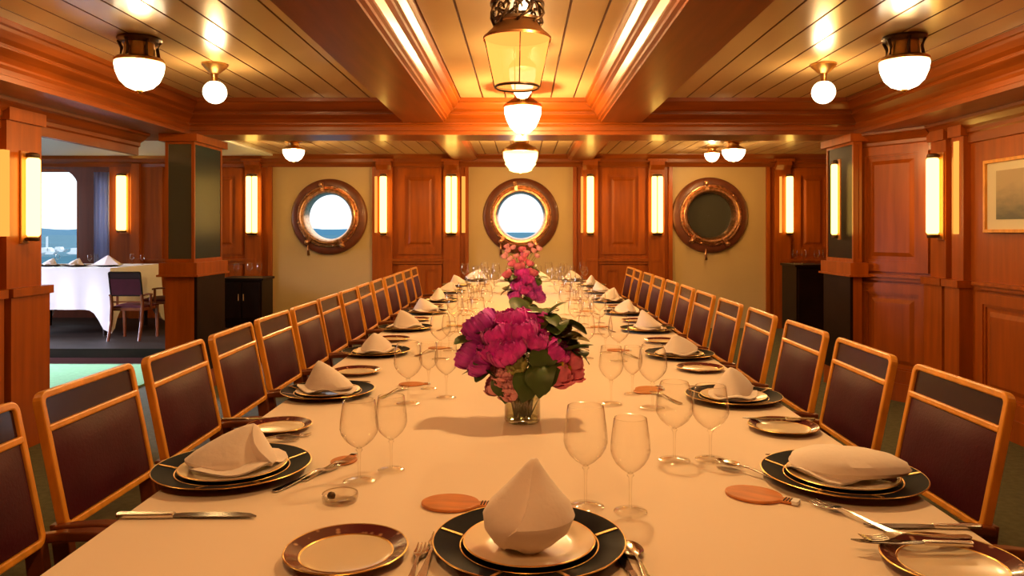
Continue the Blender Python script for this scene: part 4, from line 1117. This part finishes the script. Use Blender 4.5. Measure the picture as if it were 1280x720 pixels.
def bouquet(vx, vy, items, where, seed, ppm, ybase, flip=1):
    rnd = random.Random(seed)
    for n, (px, py, dy, kind) in enumerate(items):
        # px, py: offsets in cm to the vase centre and above the table top, dy: toward (-) or away from the camera
        loc = (vx + px, vy + dy, TT + py)
        base = (vx + rnd.uniform(-.025, .025), vy + rnd.uniform(-.02, .02), LIFT + .014)
        rot = outward(px, dy, max(.05, py - .13))
        if kind in 'MPD':
            me = ME_P[{'M': 0, 'P': 2, 'D': 1}[kind]]
            stemmed('peony', me, loc, base, rot, rnd.uniform(.86, 1.05), f'ruffled magenta peony in the {where} bouquet', 'flower', f'magenta peonies in the {where} bouquet')
        elif kind == 'm': stemmed('peony_bud', ME_P[0], loc, base, rot, .72, f'half-open magenta peony in the {where} bouquet', 'flower', f'half-open peonies in the {where} bouquet')
        elif kind == 'k': stemmed('pink_blossom', ME_K, loc, base, rot, rnd.uniform(.8, 1.1), f'small pale pink blossom in the {where} bouquet', 'flower', f'pale pink blossoms in the {where} bouquet')
        elif kind == 'r': stemmed('rose', ME_R, loc, base, rot, rnd.uniform(.9, 1.1), f'rosy pink flower in the {where} bouquet', 'flower', f'rosy flowers in the {where} bouquet')
        elif kind == 'g': stemmed('green_blossom', ME_G, loc, base, rot, 1.0, f'pale green blossom in the {where} bouquet', 'flower', f'pale green blossoms in the {where} bouquet')
        elif kind == 'y': stemmed('yellow_bud', ME_Y, loc, base, rot, 1.0, f'small yellow bud in the {where} bouquet', 'flower', f'yellow buds in the {where} bouquet')
        elif kind == 'h':
            stemmed('broad_leaf', ME_L[3], loc, base, (rnd.uniform(-.15, .15), rnd.uniform(-.25, .25), rnd.uniform(-.5, .5)), rnd.uniform(.9, 1.15), f'broad dark green leaf hanging over the vase rim of the {where} bouquet', 'foliage', f'broad leaves in the {where} bouquet', petal='leaves')
        elif kind in 'lof':
            me = ME_L['lof'.index(kind)]
            stemmed('leafy_sprig', me, loc, base, (rnd.uniform(-.4, .4), rnd.uniform(-.4, .4), rnd.uniform(0, 6)), rnd.uniform(.85, 1.1), f'leafy green sprig in the {where} bouquet', 'foliage', f'leafy sprigs in the {where} bouquet', petal='leaves')
def q1(x, y): return ((x - VX) / 424.0, (527 - y) / 424.0)
it = []
for x, y, d, k in ((640, 402, .0, 'M'), (650, 412, -.04, 'P'), (601, 408, .02, 'D'), (622, 416, -.04, 'M'), (587, 441, .0, 'D'), (601, 449, -.03, 'D'), (631, 434, -.07, 'M'), (617, 432, -.05, 'P'), (640, 428, -.075, 'M'),
                   (669, 421, -.06, 'm'), (665, 405, .03, 'P'), (697, 436, -.055, 'm'), (690, 430, -.02, 'm'), (645, 449, -.085, 'g'), (704, 461, -.05, 'r'), (718, 450, -.02, 'r'), (698, 468, -.04, 'r'), (703, 454, -.065, 'y'),
                   (628, 468, -.06, 'k'), (638, 475, -.065, 'k'), (622, 472, -.03, 'k'), (632, 458, -.075, 'k'), (618, 480, -.02, 'k'), (624, 460, -.07, 'k'), (636, 484, -.05, 'k'), (642, 470, -.085, 'k'), (719, 462, -.01, 'r'),
                   (655, 458, -.075, 'h'), (672, 452, -.07, 'h'), (686, 448, -.05, 'h'), (664, 466, -.05, 'h'), (630, 462, -.03, 'h'), (690, 418, -.03, 'h'), (680, 430, -.05, 'h'), (675, 450, -.05, 'l'), (690, 412, .0, 'o'), (705, 420, .01, 'o'), (680, 400, .03, 'o'), (716, 436, .0, 'o'), (612, 425, .0, 'l'), (680, 440, -.02, 'l'), (665, 440, -.03, 'l'), (612, 460, -.03, 'l'), (650, 395, .04, 'l'), (593, 425, .01, 'l'), (700, 405, .02, 'f'), (710, 425, -.01, 'o'), (700, 445, -.03, 'f'), (685, 395, .01, 'l'), (720, 440, -.01, 'l')):
    a, b_ = q1(x, y); it.append((a, b_, d, k))
bouquet(*V1, it, 'nearest', 5, 424, 527)
V2 = (.0, 5.0)
vase(*V2, 'clear glass vase under the second bouquet from the near end')
it2 = [(-.05, .15, -.03, 'D'), (.06, .16, -.05, 'D'), (.11, .14, -.02, 'D'), (.02, .19, -.06, 'M'), (.08, .20, 0, 'D'), (-.03, .21, -.04, 'M'), (.03, .25, -.02, 'M'), (-.08, .22, 0, 'l'), (-.1, .17, 0, 'o'), (.1, .25, 0, 'l'), (-.04, .27, 0, 'l'), (0, .28, 0, 'M'), (-.1, .28, 0, 'r'), (.07, .29, 0, 'r'), (-.02, .33, 0, 'r'), (.03, .1, -.06, 'g'), (.05, .09, -.05, 'f'), (-.02, .11, -.06, 'k')]
bouquet(*V2, it2, 'second', 9, 0, 0)
V3 = (0.0, 7.2)
vase(*V3, 'clear glass vase under the farthest pale pink bouquet', h=.14)
it3 = [(-.1, .26, 0, 'r'), (-.02, .24, -.03, 'r'), (.07, .26, 0, 'r'), (.0, .30, 0, 'r'), (-.06, .33, 0, 'k'), (.04, .36, 0, 'k'), (.11, .38, 0, 'k'), (.14, .33, 0, 'k'), (-.14, .38, 0, 'k'), (-.17, .33, 0, 'k'), (.0, .39, .02, 'r'), (-.09, .41, 0, 'k'), (.08, .43, 0, 'k'), (.0, .2, 0, 'l'), (-.08, .2, 0, 'l'), (.1, .2, 0, 'l'), (.02, .34, -.03, 'r'), (-.12, .3, -.02, 'k'), (.16, .40, 0, 'k'), (-.15, .42, 0, 'k')]
bouquet(*V3, it3, 'farthest', 12, 0, 0)

# ================================================================== ALCOVE TABLE
AX0, AX1, AY0, AY1, AZ = -5.95, -4.53, 8.35, 9.5, .895
t = empty('side_table', ((AX0 + AX1) / 2, (AY0 + AY1) / 2, .14)); tag(t, 'dark-legged table under the pale cloth in the alcove', 'table')
hw, hd = (AX1 - AX0) / 2, (AY1 - AY0) / 2
bm = B(); box2(bm, (-hw + .02, -hd + .02, AZ - .14 - .035), (hw - .02, hd - .02, AZ - .14 - .006)); ob('tabletop', bm, wood_dk, t)
for sx in (-1, 1):
    for sy in (-1, 1):
        bm = B(); tube(bm, [(sx * (hw - .12), sy * (hd - .12), 0), (sx * (hw - .12), sy * (hd - .12), AZ - .175)], [.022, .035], 8); ob('leg', bm, wood_dk, t)
bm = B(); cs = [(AX0, AY0), (AX1, AY0), (AX1, AY1), (AX0, AY1)]
per = dense(cs[0], cs[1], 26) + dense(cs[1], cs[2], 22) + dense(cs[2], cs[3], 26) + dense(cs[3], cs[0], 22)
rings = []; lens = [26, 22, 26, 22]
cidx = {0: (-1, -1), 26: (1, -1), 48: (1, 1), 74: (-1, 1)}
for k in range(8):
    rg = []
    v = k / 7
    for i, (x, y) in enumerate(per):
        nx = (1 if abs(x - AX1) < 1e-6 else -1 if abs(x - AX0) < 1e-6 else 0); ny = (1 if abs(y - AY1) < 1e-6 else -1 if abs(y - AY0) < 1e-6 else 0)
        dc = min(min(abs(i - c_), len(per) - abs(i - c_)) for c_ in cidx)
        cor = math.exp(-(dc / 2.2) ** 2)
        drop = -(.45 + .26 * cor) * v + (-.006 if k else 0)
        out = (0 if k == 0 else .004 + v * (.012 + .008 * sin(i * 1.1) + .02 * cor))
        rg.append(bm.verts.new((x + nx * out, y + ny * out, AZ + drop)))
    rings.append(rg)
for a, b_ in zip(rings, rings[1:]):
    for i in range(len(per)):
        j = (i + 1) % len(per); bm.faces.new((a[i], a[j], b_[j], b_[i]))
bm.faces.new(rings[0])
tag(ob('tablecloth', bm, cloth_c, smooth='auto'), 'pale white cloth draped over the alcove table with hanging corners', 'tablecloth')
def on_alcove(px, d): return ((px - VX) / F * d, d)
rp = lambda m, x, y, rz, lab, sc=1: put(m, x, y, rz, lab, z=AZ + .001, scale=sc)
MC = charger('m'); MF = fork('m'); MG3 = wineglass(.165, .034, 'm'); MN = napkin('soft', 2, (0, 0, 0), 0, 'm'); MN2 = ob('napkin', B(), napk)
bpy.data.objects.remove(MN2)
bmn = B(); # pyramid napkin
P0 = [(-.17, -.06, 0), (.17, -.06, 0), (.14, .08, 0), (-.14, .08, 0)]; vs = [bmn.verts.new(p) for p in P0]; apx = bmn.verts.new((0, 0, .12)); md = [bmn.verts.new(p) for p in ((0, -.085, 0),)]
for f in ((vs[0], md[0], apx), (md[0], vs[1], apx), (vs[1], vs[2], apx), (vs[2], vs[3], apx), (vs[3], vs[0], apx)): bmn.faces.new(f)
bmn.faces.new((vs[0], vs[3], vs[2], vs[1], md[0]))
remember(MC, MF, MG3, MN)
x, y = on_alcove(135, 8.75)
pn = ob('napkin', bmn, napk, loc=(x, y, AZ + .012), bevel=.004); tag(pn, 'big tent-folded white napkin on the alcove table', 'napkin')
pm = pn.modifiers.new('s', 'SUBSURF'); pm.levels = 2; pm.render_levels = 2; pm.subdivision_type = 'SIMPLE'
rp(MC, x, y, .2, 'charger plate under the tent-folded napkin on the alcove table', .9)
for px, d, lab in ((95, 8.7, 'middle'), (63, 8.75, 'leftmost')):
    x, y = on_alcove(px, d); rp(MC, x, y, 1, f'{lab} charger plate on the alcove table', .9); put(MN, x, y, px, f'{lab} crumpled napkin on the alcove table', z=AZ + .014, scale=.85)
for px, d, lab in ((178, 9.2, 'near the right end'), (165, 9.35, 'beside the tent-folded napkin'), (120, 9.3, 'in front of the curtain'), (112, 9.1, 'below the window corner'), (72, 9.3, 'before the window')):
    x, y = on_alcove(px, d); rp(MG3, x, y, 0, f'small wine glass on the alcove table {lab}', .75)
x, y = on_alcove(80, 8.5); rp(MF, x, y, .3, 'fork at the front edge of the alcove table', 1.1)
for m in (MC, MF, MG3, MN):
    for k in KID[m.name]: bpy.data.objects.remove(k)
    bpy.data.objects.remove(m)
dchair = make_chair('m', dark=True); remember(dchair)
dchair.location = (-4.20, 8.02, .14); dchair.rotation_euler = (0, 0, pi / 2); dchair.scale = (.8, .8, .8); dchair['label'] = 'dark wooden chair with its back to the room in front of the alcove table'
dup(dchair, (-3.98, 8.85, .14), pi, 'dark wooden chair at the right end of the alcove table', scale=.84)
# dark service tables at the rear
def cabinet(x0, x1, y0, y1, zt, z0, label, glasses, lab2):
    o = empty('sideboard', ((x0 + x1) / 2, (y0 + y1) / 2, z0)); tag(o, label, 'sideboard')
    hw, hd = (x1 - x0) / 2, (y1 - y0) / 2; h = zt - z0
    bm = B(); box2(bm, (-hw, -hd, .08), (hw, hd, h - .03)); box2(bm, (-hw + .03, -hd + .03, 0), (hw - .03, hd - .03, .08)); ob('carcass', bm, wood_dk, o)
    bm = B(); box2(bm, (-hw - .02, -hd - .02, h - .03), (hw + .02, hd + .02, h)); ob('worktop', bm, wood_dk, o, bevel=.006)
    for s1 in (-1, 1):
        bm = B(); u0, u1 = (-hw + .02, -.01) if s1 < 0 else (.01, hw - .02)
        box2(bm, (u0, -hd - .015, .12), (u1, -hd, h - .06)); d = ob('door', bm, wood_dk, o, bevel=.004)
        bm = B(); tube(bm, [(-s1 * -.03, -hd - .03, h * .55), (s1 * .03, -hd - .03, h * .68)], .006, 6); ob('handle', bm, brass, d)
    g = wineglass(.165, .034, 'x')
    remember(g)
    for n, gx in enumerate(glasses):
        lab = f'{ORD[n]} glass from the left on the {lab2}'
        dup(g, (gx, (y0 + y1) / 2 + (n % 2) * .06, zt + .001), 0, lab, f'glasses on the {lab2}')
    for k in KID[g.name]: bpy.data.objects.remove(k)
    bpy.data.objects.remove(g)
cabinet(-3.60, -3.12, 9.1, 9.5, .74, .14, 'dark low sideboard with glasses in the rear left corner', (-3.5, -3.36, -3.22), 'rear left sideboard')
cabinet(3.28, 4.2, 9.1, 9.6, .90, 0, 'dark sideboard with glasses in the rear right corner', (3.35, 3.48, 3.62, 3.75), 'rear right sideboard')

# ================================================================== LIGHT
W = bpy.data.worlds.new('World'); S.world = W; W.use_nodes = True
nt = W.node_tree; n = nt.nodes; l = nt.links
bg = n['Background']; tc_ = n.new('ShaderNodeTexCoord'); sp = n.new('ShaderNodeSeparateXYZ'); l.new(tc_.outputs['Generated'], sp.inputs[0])
rp_ = n.new('ShaderNodeValToRGB'); rp_.color_ramp.elements[0].position = 0; rp_.color_ramp.elements[0].color = (.80, .90, 1, 1); rp_.color_ramp.elements[1].position = .25; rp_.color_ramp.elements[1].color = (.92, .96, 1, 1)
l.new(sp.outputs['Z'], rp_.inputs[0]); l.new(rp_.outputs[0], bg.inputs[0]); bg.inputs[1].default_value = 1.1
def area(loc, target, sx, sy, e, col, name='daylight'):
    L = bpy.data.lights.new(name, 'AREA'); L.shape = 'RECTANGLE'; L.size = sx; L.size_y = sy; L.energy = e; L.color = col; L.spread = radians(44)
    o = bpy.data.objects.new(name, L); COL.objects.link(o); o.location = loc
    o.rotation_euler = (Vector(target) - Vector(loc)).to_track_quat('-Z', 'Y').to_euler(); return o
area((-8.5, 6.75, 1.5), (-4.95, 8.1, .35), 1.3, 1.25, 15, (.78, .76, 1)).data.spread = radians(30)
area((-8.5, 7.9, 1.55), (-4.9, 7.2, .0), 3.0, 1.25, 62, (.66, .78, 1))        # both area lamps added as daylight through an unseen side opening
# camera
cam = bpy.data.cameras.new('camera'); co = bpy.data.objects.new('camera', cam); COL.objects.link(co)
co.location = (0, 0, CAMH); co.rotation_euler = (pi / 2, 0, 0)
cam.lens = F / 1280 * 36; cam.sensor_width = 36; cam.shift_x = -(VX - 640) / 1280; cam.shift_y = -(360 - VY) / 1280
cam.clip_start = .02; cam.clip_end = 8000
S.camera = co
S.view_settings.view_transform = 'Standard'; S.view_settings.look = 'None'; S.view_settings.gamma = 1; S.view_settings.exposure = .85
S.view_settings.use_curve_mapping = False
S.cycles.use_denoising = True
S.cycles.sample_clamp_indirect = 6
S.cycles.max_bounces = 8; S.cycles.transparent_max_bounces = 24
S.cycles.caustics_reflective = False; S.cycles.caustics_refractive = False
